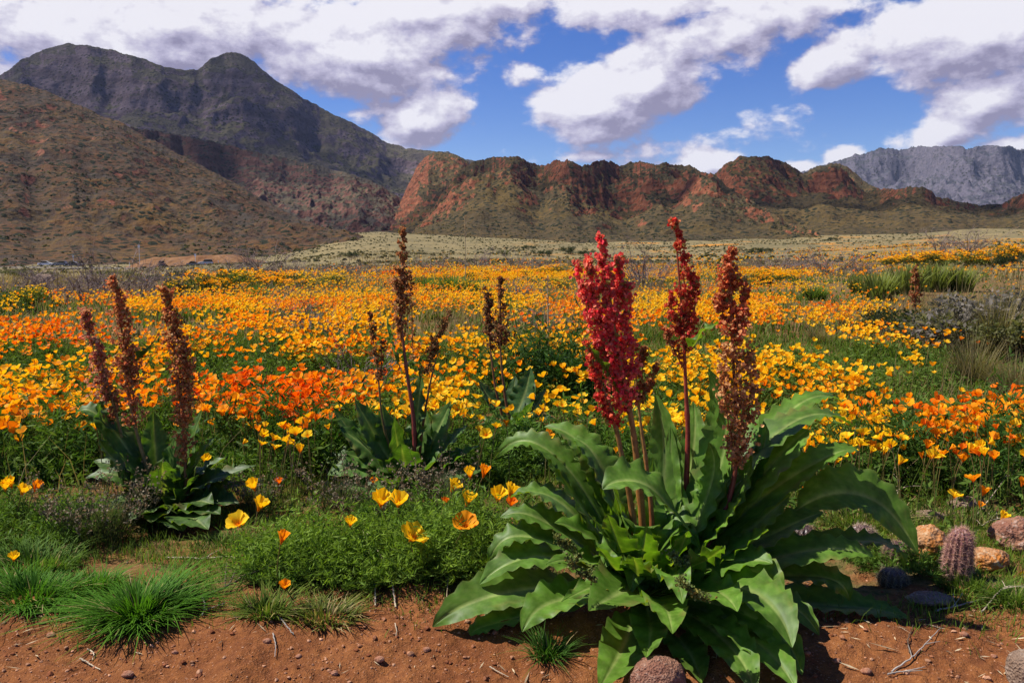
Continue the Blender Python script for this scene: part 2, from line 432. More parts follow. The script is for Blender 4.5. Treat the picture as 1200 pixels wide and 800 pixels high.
# ---------------------------------------------------------------- hills and mountains
HILLS = []
def smooth_rr(u, xs, ys):
    v = np.interp(u, xs, ys); k = np.hanning(15); k /= k.sum(); return np.convolve(np.pad(v, 7, 'edge'), k, 'valid')
def hill(name, label, sil, rf, rr, back, mat, nu, nr, prof, gul=0.35, gl=260.0, seed=1, jag=1.0, foot_row=300, relief=0.0, terr=True, sp=1.0, cliffn=0.06, rr_fn=None, gx=1.0, apron=0.0, rvar=0.26):
    sil = np.array(sil, float)
    u = np.linspace(sil[0, 0], sil[-1, 0], nu)
    row = np.interp(u, sil[:, 0], sil[:, 1])
    k = np.hanning(9); k /= k.sum()
    row = np.convolve(np.pad(row, 4, 'edge'), k, 'valid')
    jg = jag * (1.6 * (fbm(u * 0.09, u * 0, 4, seed + 50) - 0.5) * 2 + 0.5 * (vnoise(u * 0.8, u * 0, seed + 60) - 0.5) * 2)
    row = row + jg * 0.35
    dx, dy, dz = (u - 600) / F, math.cos(PITCH) - (row - 400) / F * math.sin(PITCH), -math.sin(PITCH) - (row - 400) / F * math.cos(PITCH)
    az = np.arctan2(dx, dy); sl = dz / np.hypot(dx, dy)
    rrv = rr * (1 + rvar * (fbm(u * 0.018, u * 0, 3, seed + 5) - 0.5)) if rr_fn is None else rr_fn(u)
    rfv = rf * (1 + 0.22 * (fbm(u * 0.010, u * 0 + 4, 3, seed + 8) - 0.5))
    k2 = np.hanning(25); k2 /= k2.sum()
    rrv = np.convolve(np.pad(rrv, 12, 'edge'), k2, 'valid')
    Zr = CAM_Z + sl * rrv
    Zj = Zr - 0.65 * jg / F * rrv
    s = np.concatenate([np.linspace(0, 1, nr), 1 + np.linspace(0, back, max(8, nr // 6))[1:]])
    U, S = np.meshgrid(np.arange(nu), s, indexing='ij')
    RR, RF, AZ, ZR = rrv[U], rfv[U], az[U], Zr[U]
    jw = sstep(0.88, 1.0, S) * (1 - sstep(1.0, 1.12, S)); ZR = ZR * (1 - jw) + Zj[U] * jw
    R = RF + (RR - RF) * S
    x, y = R * np.sin(AZ), R * np.cos(AZ)
    zf = height(x, y) if terr else (CAM_Z + (300 - foot_row) / F * R)
    zf0 = zf - 2.0
    wx = x / gl + 0.9 * (fbm(x / gl * 0.8, y / gl * 0.8, 3, seed + 2) - 0.5); wy = y / (gl * 2.0 * gx) + 0.7 * (fbm(x / gl * 0.8 + 9, y / gl * 0.8, 3, seed + 3) - 0.5)
    g = 1 - ridged(wx, wy, 6, seed, 0.46)
    sc = np.clip(S, 0, 1)
    nS = np.clip(sc + cliffn * 2 * (fbm(x / gl * 1.6, y / gl * 1.6, 5, seed + 20) - 0.5) * sstep(0.02, 0.3, sc) * (1 - sstep(0.85, 1.0, sc)), 0, 1)
    nS = np.clip(nS + 0.7 * cliffn * (fbm(u * 0.024, u * 0 + 3, 2, seed + 44)[U] - 0.5) * sstep(0.1, 0.4, sc) * (1 - sstep(0.82, 1.0, sc)), 0, 1)
    P = np.interp(nS, prof[0], prof[1])
    w = sstep(0.0, 0.25, sc) * (1 - sstep(0.80, 1.0, sc)) + 0.12 * sstep(0.0, 0.2, sc) * (1 - sstep(0.97, 1.0, sc))
    if apron: w = w * (0.18 + 0.82 * sstep(apron - 0.25, apron + 0.08, nS))
    z = zf0 + (ZR - zf0) * P * (1 - gul * g * w)
    z = z + relief * (ridged(x / gl * 4, y / gl * 4, 4, seed + 30) - 0.5) * sstep(apron * 0.8 + 0.05, apron * 0.8 + 0.3, sc) * (1 - sstep(0.9, 1.0, sc))
    z = z + relief * 0.45 * (ridged(x / gl * 9, y / gl * 9, 3, seed + 36) - 0.5) * sstep(apron * 0.8 + 0.02, apron * 0.8 + 0.25, sc) * (1 - sstep(0.93, 1.0, sc))
    z = z + relief * 0.28 * (fbm(x / gl * 15, y / gl * 15, 3, seed + 33) - 0.5) * sstep(0.0, 0.2, sc)
    bk = np.clip(S - 1, 0, None)
    z = z - bk * (ZR - zf0) * 0.75
    mb = MB(); mb.add(np.stack([x, y, z], -1), grid_faces(nu, len(s))[:, ::-1])
    HILLS.append((x[:, :nr], y[:, :nr], z[:, :nr], sc[:, :nr]))
    o = mb.build(name, mat); tag(o, label, 'mountain' if 'mountain' in name else 'hill', kind='structure'); return o


m_far = hill_mat('peak_rock', (0.058, 0.048, 0.046), (0.082, 0.070, 0.050), (0.13, 0.12, 0.045), (0.085, 0.062, 0.080), (0.15, 0.112, 0.125), slope=(0.62, 0.85), k=1.7, accent_amt=0.35, strata=0.006, rocky=0.0)
m_near = hill_mat('brown_slope', (0.050, 0.040, 0.032), (0.092, 0.046, 0.024), (0.165, 0.092, 0.018), (0.20, 0.062, 0.040), (0.20, 0.10, 0.06), slope=(0.60, 0.86), k=0.8, accent_amt=0.45, cover=0.42)
m_mid = hill_mat('dark_slope', (0.060, 0.050, 0.042), (0.085, 0.066, 0.042), (0.13, 0.095, 0.035), (0.13, 0.058, 0.044), (0.17, 0.085, 0.062), slope=(0.62, 0.88), k=1.2, accent_amt=0.3, strata=0.02, rocky=0.05)
m_red = hill_mat('red_cliff', (0.050, 0.040, 0.022), (0.084, 0.058, 0.028), (0.14, 0.088, 0.022), (0.145, 0.040, 0.020), (0.25, 0.100, 0.052), slope=(0.66, 0.86), k=0.9, accent_amt=0.5, strata=0.03, cover=0.40, rocky=-0.12)
m_blue = hill_mat('grey_range', (0.050, 0.050, 0.062), (0.065, 0.063, 0.072), (0.09, 0.085, 0.075), (0.070, 0.064, 0.084), (0.125, 0.11, 0.13), slope=(0.6, 0.85), k=3.0, accent_amt=0.3, strata=0.0, rocky=0.15)

PR = ([0, .2, .5, .8, 1], [0, .08, .34, .74, 1])
hill('mountain', 'grey blue rugged mountain range at the far right', [(760, 215), (860, 206), (930, 203), (965, 194), (985, 187), (1005, 181), (1030, 176), (1045, 173), (1062, 175), (1080, 170), (1100, 173), (1125, 170), (1142, 173), (1165, 169), (1180, 172), (1210, 175), (1260, 185), (1330, 180), (1420, 200)],
     4300, 6200, 0.4, m_blue, 520, 150, ([0, .3, .6, .85, 1], [0, .2, .5, .78, 1]), gul=0.5, gl=1000, seed=41, jag=1.6, terr=False, foot_row=262, relief=130, rvar=.10)
hill('mountain', 'tall dark twin peaked mountain rising at the left', [(-330, 190), (-220, 165), (-120, 140), (-40, 105), (0, 90), (8, 84), (22, 71), (50, 58), (78, 50), (100, 53), (125, 58), (150, 64), (175, 71), (195, 78), (215, 82), (232, 81), (243, 71), (256, 64), (270, 60), (284, 64), (298, 72), (312, 84), (324, 95), (345, 108), (362, 119), (380, 127), (398, 137), (420, 148), (440, 159), (455, 168), (475, 173), (500, 176), (525, 178), (548, 186), (580, 205), (640, 230), (700, 250)],
     1250, 2700, 0.5, m_far, 760, 300, ([0, .12, .3, .5, .72, .86, .92, 1], [0, .05, .2, .42, .66, .82, .93, 1]), gul=0.27, gl=620, seed=7, jag=0.9, terr=False, foot_row=292, relief=34, gx=0.8, rvar=.10)
hill('hill', 'dark reddish shoulder below the twin peaks', [(40, 140), (80, 142), (120, 146), (160, 150), (210, 158), (250, 166), (300, 178), (340, 186), (380, 197), (410, 204), (440, 213), (470, 232), (500, 260), (540, 290)],
     900, 1500, 0.5, m_mid, 520, 240, ([0, .12, .3, .5, .72, .88, 1], [0, .08, .26, .46, .70, .88, 1]), gul=0.34, gl=230, seed=15, jag=1.0, terr=False, foot_row=290, relief=20, gx=0.8, rvar=.14)
hill('hill', 'brown shrub dotted slope descending from the left edge', [(-420, 150), (-300, 110), (-180, 86), (-80, 84), (-20, 90), (10, 95), (40, 101), (62, 110), (90, 121), (112, 132), (140, 142), (165, 158), (190, 170), (220, 186), (250, 201), (280, 217), (310, 234), (340, 251), (365, 262), (390, 269), (420, 278), (450, 290), (480, 300)],
     330, 1000, 0.6, m_near, 620, 300, ([0, .1, .25, .5, .75, 1], [0, .05, .16, .42, .72, 1]), gul=0.26, gl=190, seed=23, jag=1.0, relief=8, gx=0.9,
     rr_fn=lambda u: np.interp(u, [-420, 0, 250, 420, 480], [1250, 1000, 820, 560, 430]))
CL = ([0, .2, .42, .58, .66, .73, .80, .9, 1], [0, .12, .34, .54, .65, .78, .86, .95, 1])
hill('hill', 'red rock shoulder in the gap below the peaks', [(440, 300), (452, 272), (468, 240), (480, 212), (490, 192), (504, 180), (520, 178), (536, 182), (548, 190), (560, 200), (590, 215), (640, 240), (680, 280)],
     950, 1450, 0.5, m_red, 240, 160, ([0, .15, .3, .4, .6, .75, 1], [0, .12, .3, .48, .66, .88, 1]), gul=0.36, gl=150, seed=35, jag=1.0, relief=14)
hill('hill', 'rounded red hills with cliffs on the right behind the plain', [(790, 300), (800, 262), (815, 235), (830, 210), (842, 199), (852, 190), (866, 184), (882, 182), (898, 184), (914, 188), (930, 197), (942, 203), (950, 198), (962, 194), (976, 192), (990, 194), (1002, 203), (1016, 214), (1032, 222), (1050, 222), (1066, 218), (1084, 220), (1098, 229), (1120, 236), (1150, 241), (1172, 240), (1188, 231), (1204, 226), (1260, 222), (1330, 230), (1420, 250)],
     700, 1280, 0.5, m_red, 560, 240, CL, gul=0.46, gl=170, seed=52, jag=1.3, relief=11, cliffn=0.27, gx=1.2, apron=0.45,
     rr_fn=lambda u: smooth_rr(u, [790, 840, 880, 915, 945, 985, 1020, 1050, 1080, 1130, 1175, 1200, 1300, 1420], [1000, 1130, 1080, 1200, 1420, 1520, 1380, 1120, 1060, 1160, 1300, 1120, 1000, 1000]))
hill('hill', 'red cliff band above olive slopes in the middle', [(430, 300), (455, 293), (478, 278), (500, 255), (515, 232), (530, 208), (545, 194), (560, 188), (572, 186), (590, 183), (608, 185), (622, 189), (632, 194), (642, 192), (652, 189), (668, 189), (680, 194), (690, 192), (704, 189), (716, 190), (726, 194), (738, 190), (752, 188), (768, 193), (780, 191), (796, 195), (806, 194), (822, 201), (834, 204), (852, 217), (880, 234), (910, 252), (940, 268), (980, 284), (1010, 295)],
     560, 1060, 0.5, m_red, 680, 260, CL, gul=0.46, gl=165, seed=68, jag=1.5, relief=11, cliffn=0.27, gx=1.2, apron=0.45,
     rr_fn=lambda u: smooth_rr(u, [430, 500, 545, 575, 605, 632, 650, 672, 694, 716, 740, 770, 800, 830, 870, 940, 1010], [700, 880, 1020, 1060, 1000, 1110, 980, 900, 930, 1050, 1080, 1010, 1060, 960, 860, 700, 620]))

def shade_cloud(size, loc, seed, label):
    """unseen cloud added above and left of the view to shade peaks and red hills"""
    m, t = new_mat('cloud'); df = t.n('ShaderNodeBsdfDiffuse', {0: (.85, .85, .87, 1)}); tr = t.n('ShaderNodeBsdfTransparent')
    finish(t, t.n('ShaderNodeMixShader', {0: .76, 1: df, 2: tr}).outputs[0])       # thin enough to let part of the sun through
    from mathutils import noise as nz
    import bmesh as bmm
    bm = bmm.new(); bmm.ops.create_icosphere(bm, subdivisions=6, radius=1.0)
    for v in bm.verts:
        p = v.co.copy(); q = p * (1 + .55 * nz.fractal(p * 1.7 + Vector((seed, 0, 0)), 1.0, 2.0, 6)); v.co = Vector((q.x * size[0], q.y * size[1], max(q.z, -.25) * 260))
    me = bpy.data.meshes.new('cloud'); bm.to_mesh(me); bm.free(); me.materials.append(m); me.polygons.foreach_set('use_smooth', [True] * len(me.polygons))
    o = bpy.data.objects.new('cloud', me); COL.objects.link(o); o.location = loc; tag(o, label, 'cloud', kind='structure')
shade_cloud((560, 950), (-2230, 2200, 2150), 0, 'unseen white cloud added left of the peaks to shade them')  # added outside the frame, only its shadow on the twin peaks shows
shade_cloud((400, 190), (-1130, 1270, 2150), 5, 'smaller unseen white cloud added to shade the red hills')  # second one, added outside the frame to dim the middle red hills

# ---------------------------------------------------------------- scattered blades and flowers (arrays)
def blades(base, h, w, lean, az, col0, col1, curve=0.5, seg=2):
    """tapering bent blades: base (N,3), arrays of height, width, lean, azimuth; colours from root to tip"""
    n = len(base); h, w, lean, az = [np.broadcast_to(np.asarray(q, float), (n,)) for q in (h, w, lean, az)]
    col0 = np.broadcast_to(col0, (n, 3)); col1 = np.broadcast_to(col1, (n, 3))
    dirx = np.stack([np.cos(az), np.sin(az), 0 * az], -1); side = np.stack([-np.sin(az), np.cos(az), 0 * az], -1)
    V, C = [], []
    for k in range(seg + 1):
        t = k / seg
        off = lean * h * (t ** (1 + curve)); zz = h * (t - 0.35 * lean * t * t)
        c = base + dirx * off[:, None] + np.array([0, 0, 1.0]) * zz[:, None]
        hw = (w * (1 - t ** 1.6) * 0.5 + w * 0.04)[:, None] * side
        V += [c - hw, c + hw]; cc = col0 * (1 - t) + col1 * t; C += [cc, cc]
    m = 2 * (seg + 1)
    V = np.stack(V, 1).reshape(-1, 3); C = np.stack(C, 1).reshape(-1, 3)
    i = np.arange(n)[:, None] * m
    F_ = np.concatenate([i + np.array([[2 * k, 2 * k + 1, 2 * k + 3, 2 * k + 2]]) for k in range(seg)], 1).reshape(-1, 4)
    return V, F_, C


def quads(cen, ax, ay, col):
    """diamond shaped leaves: centre, half axis vectors"""
    V = np.stack([cen - ax, cen + ay, cen + ax, cen - ay], 1).reshape(-1, 3)
    return V, np.arange(len(cen) * 4).reshape(-1, 4), np.repeat(col, 4, 0)


def rvec(n):
    v = RNG.normal(size=(n, 3)); return v / np.linalg.norm(v, axis=1, keepdims=True)


def lerp_col(c0, c1, t): return np.asarray(c0)[None] * (1 - t[:, None]) + np.asarray(c1)[None] * t[:, None]


DX = np.arange(0, 1201, 100, dtype=float)
DY = np.array([270, 290, 305, 320, 335, 345, 360, 380, 400, 420, 440, 460, 480, 500, 520, 540, 560], float)
DM = np.array([
    [0, 0, 0, 0, 0, 0, 0, 0, 0, .1, .3, .4, .5],
    [0, 0, 0, 0, 0, 0, .1, .1, .2, .3, .5, .6, .6],
    [0, 0, 0, 0, 0, .2, .3, .3, .4, .4, .6, .7, .7],
    [0, 0, .1, .2, .3, .6, .8, .6, .5, .6, .3, .1, .2],
    [.2, .0, .2, .5, .5, .8, .7, .4, .5, .6, .3, .1, .2],
    [.6, .5, .8, .9, .9, .9, .7, .4, .8, .7, .4, .1, .1],
    [.9, .7, .9, .9, .9, .8, .6, .6, .9, .9, .8, .15, .1],
    [.9, .6, .6, .9, .9, .6, .6, .8, .8, .9, .9, .25, .2],
    [.8, .8, .8, .9, .9, .8, .7, .7, .9, .9, 1, .7, .5],
    [.7, .5, .9, .9, .9, .8, .5, .6, .9, .9, .9, .9, .9],
    [.8, .8, .6, .9, .9, .8, .45, .6, .9, .9, .9, .9, 1],
    [.9, 1, .6, .9, .9, .8, .4, .5, .9, .9, .9, 1, 1],
    [1, .9, .3, 1, .8, .8, .4, .4, .8, .9, .9, .9, 1],
    [.6, .5, .2, .6, .3, .6, .3, .3, .6, .8, .9, .9, .8],
    [.15, .1, .06, .1, 0, .3, .1, .1, .2, .3, .6, .6, .55],
    [.08, .02, .04, .02, 0, .06, 0, 0, 0, .05, .1, .15, .15],
    [0] * 13], float)


def flower_density(x, y, z):
    px, py = to_px(x, y, z); e = 64 * (fbm(x * 1.4 + 5, y * 1.4, 3, 133) - .5) * sstep(420, 500, py)
    d = bilin(DM.T, DX, DY, px, py + e)
    inside = (px > -250) & (px < 1450)
    d = np.where((px < 0), np.interp(py, DY, DM[:, 0]), d); d = np.where(px > 1200, np.interp(py, DY, DM[:, -1]), d)
    return d * inside, px, py


def wedge(n, r0, r1, half=41):
    """n points over a wedge of the plain ahead, even per area"""
    r = np.sqrt(RNG.uniform(r0 * r0, r1 * r1, n)); a = np.radians(RNG.uniform(-half, half, n))
    return r * np.sin(a), r * np.cos(a)


YEL, ORA, DEEP = np.array([0.93, 0.56, 0.012]), np.array([0.93, 0.34, 0.006]), np.array([0.85, 0.155, 0.004])


DOCKS = [(752, 706, .30), (478, 572, .30), (196, 606, .34), (596, 502, .22), (622, 548, .14)]
DOCKS = [(ground(a, b), c) for a, b, c in DOCKS]


def clear_of_docks(x, y):
    k = np.ones(len(x), bool)
    for g, r in DOCKS: k &= ((x - g.x) / r) ** 2 + ((y - g.y + .45 * r) / (r * 1.35)) ** 2 > 1
    return k


def field_points():
    out = []
    for n, r0, r1, hh in ((24000, 2.4, 6.5, .22), (52000, 6.5, 14, .24), (90000, 14, 32, .26), (60000, 32, 75, .3), (60000, 75, 260, .4)):
        x, y = wedge(n, r0, r1); z = height(x, y)
        h = hh * RNG.uniform(0.55, 1.25, n)
        d, px, py = flower_density(x, y, z + h)
        clump = sstep(0.44, 0.58, fbm(x * 1.5, y * 1.3, 3, 101) * 0.7 + 0.30 * fbm(x * 0.4, y * 0.4, 2, 102))
        mound = np.exp(-(((px - 345) / 95) ** 2 + ((py - 468) / 30) ** 2) ** 2); clump = np.maximum(clump, mound); d = np.maximum(d, 1.25 * mound)
        if r0 > 30: clump = sstep(0.42, 0.6, fbm(x * 0.22, y * 0.10, 3, 101))
        keep = RNG.random(n) < d * d * clump * 1.1
        dens = {2.4: .58, 6.5: .70, 14: .80, 32: .9, 75: .9}[r0]
        keep &= (RNG.random(n) < dens) & clear_of_docks(x, y)
        out.append(np.stack([x, y, z, h, px, py], -1)[keep])
    return np.concatenate(out)


def flower_colour(px, py, x, y):
    """0 yellow .. 1 deep orange, in patches"""
    f = 0.47 + 0.75 * (fbm(x * 1.1 + 3, y * 0.8, 3, 140) - 0.5) + 0.34 * (RNG.random(len(x)) - 0.5)
    f = f + 0.42 * np.exp(-(((px - 345) / 110) ** 2 + ((py - 468) / 36) ** 2)) - 0.18 * np.exp(-(((px - 40) / 110) ** 2 + ((py - 480) / 45) ** 2))
    f = f - 0.16 * np.exp(-(((px - 560) / 90) ** 2 + ((py - 490) / 50) ** 2)) + 0.12 * np.exp(-(((px - 1120) / 130) ** 2 + ((py - 470) / 60) ** 2))
    f = f + 0.06 * np.exp(-(((px - 60) / 160) ** 2 + ((py - 385) / 30) ** 2))
    return sstep(0.30, 0.86, f)


def flower_mass(P, col, size, kind):
    """many low cups: four petals each; kind = rings of faces per petal"""
    n = len(P); tilt = RNG.normal(0, 0.35, (n, 2)); az = RNG.uniform(0, 6.28, n)
    up = np.stack([tilt[:, 0] - 0.15, tilt[:, 1] - 0.1, np.ones(n)], -1); up /= np.linalg.norm(up, axis=1, keepdims=True)
    a = np.cross(up, np.stack([np.cos(az), np.sin(az), 0 * az], -1)); a /= np.linalg.norm(a, axis=1, keepdims=True); b = np.cross(up, a)
    opn = RNG.uniform(0.45, 1.15, n)
    V, Fc, C = [], [], []
    cnt = 0
    for k in range(4):
        th = k * math.pi / 2
        u = a * math.cos(th) + b * math.sin(th); v = -a * math.sin(th) + b * math.cos(th)
        so_, co_ = np.sin(opn)[:, None], np.cos(opn)[:, None]
        r = size[:, None] * 0.5
        p0 = P
        p1 = P + u * r * 0.5 * so_ * 1.1 + up * r * 0.75 * co_ + v * r * 0.52
        p2 = P + u * r * 0.5 * so_ * 1.1 + up * r * 0.75 * co_ - v * r * 0.52
        p3 = P + u * r * (1.05 * so_) + up * r * (1.15 * co_ + 0.10) + v * r * 0.45
        p4 = P + u * r * (1.05 * so_) + up * r * (1.15 * co_ + 0.10) - v * r * 0.45
        if kind == 1:
            V.append(np.stack([p0, p3, p4], 1)); C.append(np.stack([col * 0.92, col, col], 1)); m = 3
        else:
            p5 = P + u * r * (1.22 * so_) + up * r * (1.25 * co_ + 0.14)
            V.append(np.stack([p0, p1, p3, p5, p4, p2], 1)); cb = col * np.array([0.98, 0.8, 0.9])
            C.append(np.stack([cb, col, col, col, col, col], 1)); m = 6
    V = np.concatenate(V, 0); C = np.concatenate(C, 0); N = len(V)
    i = np.arange(N)[:, None] * m
    if kind == 1: F_ = i + np.array([[0, 1, 2]])
    else: F_ = np.concatenate([i + np.array([[0, 1, 4, 5]]), i + np.array([[1, 2, 3, 4]])], 1).reshape(-1, 4)
    return V.reshape(-1, 3), F_, C.reshape(-1, 3)


# ---------------------------------------------------------------- one poppy with petals, stamens and stem
def petal_mb(a0, openness, R, cin, cout, seed, cup=0.55):
    nu, nv = 9, 8
    u = np.linspace(-1, 1, nu)[:, None]; v = np.linspace(0, 1, nv)[None, :]
    rng = np.random.default_rng(seed)
    half = math.radians(56) * (0.45 + 0.55 * v ** 0.5)
    th = a0 + u * half + 0 * v
    L = R * (1 - 0.16 * np.abs(u) ** 2.6 + 0.03 * np.sin(u * 5 + rng.uniform(0, 6)))
    steps = np.linspace(0, 1, nv)
    ang = math.radians(78) * (1 - steps) ** 1.2 + openness * steps      # elevation of the petal along its length
    ds = 1.0 / (nv - 1)
    rr = np.concatenate([[0], np.cumsum(np.cos(ang[1:]) * ds)]); zz = np.concatenate([[0], np.cumsum(np.sin(ang[1:]) * ds)])
    r = 0.05 * R + L * rr[None, :]
    z = L * zz[None, :] + cup * R * 0.16 * (u ** 2) * v
    z = z + R * 0.05 * v ** 2 * np.sin(u * 7 + rng.uniform(0, 6)) + R * 0.03 * v ** 2 * np.sin(u * 13 + rng.uniform(0, 6))
    r = r + R * 0.04 * v ** 2 * np.sin(u * 6 + rng.uniform(0, 6))
    P = np.stack([r * np.cos(th), r * np.sin(th), z + 0 * u], -1)
    t = np.broadcast_to(v, (nu, nv)).reshape(-1)
    c = lerp_col(cin, cout, sstep(0.05, 0.7, t))
    c = c * (1 - 0.10 * (vnoise(np.broadcast_to(u * 9, (nu, nv)).reshape(-1), t * 2, seed) - 0.3))[:, None]
    return P.reshape(-1, 3), grid_faces(nu, nv), c


POPPY = {}
def poppy_meshes(kind, hue):
    """cached shared meshes: (list of petals, stamens) by openness and colour"""
    key = (kind, hue)
    if key not in POPPY:
        op = {'cup': 0.95, 'open': 0.42, 'wide': 0.12, 'vee': 1.15}[kind]
        R = 0.038
        cin, cout = {'yellow': ((0.93, 0.30, 0.006), (0.95, 0.60, 0.012)), 'orange': ((0.90, 0.20, 0.004), (0.93, 0.34, 0.006)), 'deep': ((0.82, 0.12, 0.003), (0.88, 0.20, 0.005))}[hue]
        pet = []
        for k in range(4):
            mb = MB(); o = op + (0.16 if k % 2 else -0.06)
            v, f, c = petal_mb(k * math.pi / 2, o, R * (1.0 if k % 2 else 0.94), cin, cout, k * 7 + len(POPPY) * 31)
            mb.add(v, f, c); pet.append(mb.mesh('petal', M['petal']))
        mb = MB(); n = 26; a = RNG.uniform(0, 6.28, n); l = RNG.uniform(.25, .42, n) * R
        base = np.stack([0.03 * R * np.cos(a), 0.03 * R * np.sin(a), 0 * a + 0.12 * R], -1)
        v, f, c = blades(base, l * 1.1, 0.0022, RNG.uniform(.2, .7, n), a, np.array([.8, .25, .01]), np.array([.85, .38, .01])); mb.add(v, f, c)
        POPPY[key] = (pet, mb.mesh('stamens', M['petal']))
    return POPPY[key]


def stem_mb(h, lean, a, r=0.0016, col=((.10, .13, .03), (.16, .10, .03))):
    t = np.linspace(0, 1, 7)
    p = np.stack([lean * math.cos(a) * t ** 2, lean * math.sin(a) * t ** 2, h * t], -1)
    v, f = tube(p, r * (1.15 - 0.3 * t), 5)
    return v, f, lerp_col(col[0], col[1], np.repeat(t, 5))


def poppy(pos, kind, hue, size, label, group, tilt=(0.1, 0.1), az=0.0, detailed=True, name='poppy'):
    """pos = the flower's centre; its stem comes down to the ground"""
    x, y, z = pos; rng = random.Random(int(x * 9173 + y * 3371))
    g = hgt(x, y); a = rng.uniform(0, 6.28); lean = rng.uniform(0.015, 0.05)
    bx, by = x - lean * math.cos(a), y - lean * math.sin(a); g = hgt(bx, by) - 0.004
    root = empty(name, (bx, by, g)); tag(root, label, 'flower', group)
    mb = MB(); v, f, c = stem_mb(z - g, lean, a); mb.add(v, f, c); mb.build('stem', M['stem'], root)
    pet, st = poppy_meshes(kind, hue); s = size / 0.066
    for me in pet + [st]:
        o = bpy.data.objects.new('petal' if me in pet else 'stamens', me); COL.objects.link(o); o.parent = root
        o.location = (x - bx, y - by, z - g - 0.006); o.rotation_euler = (tilt[0], tilt[1], az); o.scale = (s, s, s)
    return root

# ---------------------------------------------------------------- dock plants
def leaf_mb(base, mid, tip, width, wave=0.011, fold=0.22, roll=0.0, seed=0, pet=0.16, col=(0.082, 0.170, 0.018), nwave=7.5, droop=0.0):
    """long wavy-edged leaf along a bent midrib"""
    rng = np.random.default_rng(seed + 1000)
    b, m, t_ = [np.array(q, float) for q in (base, mid, tip)]
    n, nc = 34, 15; width = width * 1.28
    t = np.linspace(0, 1, n)[:, None]
    c = 2 * m - 0.5 * (b + t_)
    P = (1 - t) ** 2 * b + 2 * t * (1 - t) * c + t * t * t_
    T = np.gradient(P, axis=0); T /= np.linalg.norm(T, axis=1, keepdims=True)
    view = np.array([0.0, -0.45, 0.9])                       # leaves turn their face up and to the open side
    out = np.array([P[-1][0] - b[0], P[-1][1] - b[1], 0.0]); out /= np.linalg.norm(out) + 1e-6
    ref = np.array([0, 0, 1.0]) * 0.8 - out * 0.45 + np.array([0, -0.25, 0]) + rng.normal(0, 0.12, 3)
    S = np.cross(T, ref); S /= np.linalg.norm(S, axis=1, keepdims=True) + 1e-9
    N = np.cross(S, T)
    N *= np.sign((N @ ref))[:, None]; 
    cr, sr = math.cos(roll), math.sin(roll)
    S, N = S * cr + N * sr, N * cr - S * sr
    tt = t[:, 0]
    tp = np.clip((tt - pet) / (1 - pet), 0, 1)
    prof = (np.sin(np.pi * tp ** 0.72) ** 0.78) * (1 - 0.12 * tp)
    w = width * 0.5 * np.where(tt < pet, 0.09, np.maximum(0.09 * (1 - tp), prof))
    w[-1] = width * 0.01
    s = np.linspace(-1, 1, nc)[None, :]
    ph = rng.uniform(0, 6.28, 2)
    L = np.linalg.norm(np.diff(P, axis=0), axis=1).sum()
    k = nwave * L / 0.4
    edge = np.where(s > 0, np.sin(2 * np.pi * k * t + ph[0] + 0.9 * np.sin(5 * t + ph[1])), np.sin(2 * np.pi * k * 1.13 * t + ph[1] + 1.1 * np.sin(4 * t + ph[0])))
    env = (w[:, None] / (width * 0.5))
    nrm = fold * w[:, None] * np.abs(s) ** 1.3 + wave * env * np.abs(s) ** 2.4 * edge + 0.004 * env * np.sin(9 * t + 3 * s + ph[0])
    nrm = nrm - 0.0025 * np.exp(-(s / 0.10) ** 2)
    lat = w[:, None] * s * (1 - 0.10 * fold) * (1 + 0.05 * edge * np.abs(s))
    V = P[:, None, :] + lat[..., None] * S[:, None, :] + nrm[..., None] * N[:, None, :]
    a = np.abs(np.broadcast_to(s, (n, nc)))
    col = np.array(col) * rng.uniform(0.8, 1.2)
    rib = np.exp(-(a / 0.085) ** 2) * (1 - 0.45 * t)
    vein = 0.13 * np.exp(-((np.mod(t * 16 + a * 1.6, 1.0) - 0.5) / 0.16) ** 2) * (a < 0.85)
    mixv = np.clip(rib * 0.75 + vein, 0, 1)[..., None]
    C = col * (1 - mixv) + np.array([0.34, 0.40, 0.13]) * mixv
    sg = np.broadcast_to(np.sign(s), (n, nc)); tb = np.broadcast_to(t, (n, nc))
    worn = sstep(.63, .78, fbm(tb * 7 + seed * 3.1, sg * 2 + a * 1.5, 3, 77)) * sstep(.45, .95, a) * sstep(.2, .5, tb)
    C = C * (1 - .6 * worn[..., None]) + np.array([.20, .15, .05]) * .6 * worn[..., None]
    C = C * (.82 + .36 * fbm(tb * 9 + seed, sg * (a * 3 + 1), 3, 78))[..., None]
    edgey = sstep(0.9, 1.0, a)[..., None]
    C = C * (1 - 0.4 * edgey) + np.array([0.16, 0.19, 0.05]) * 0.4 * edgey
    return V.reshape(-1, 3), grid_faces(n, nc), C.reshape(-1, 3)


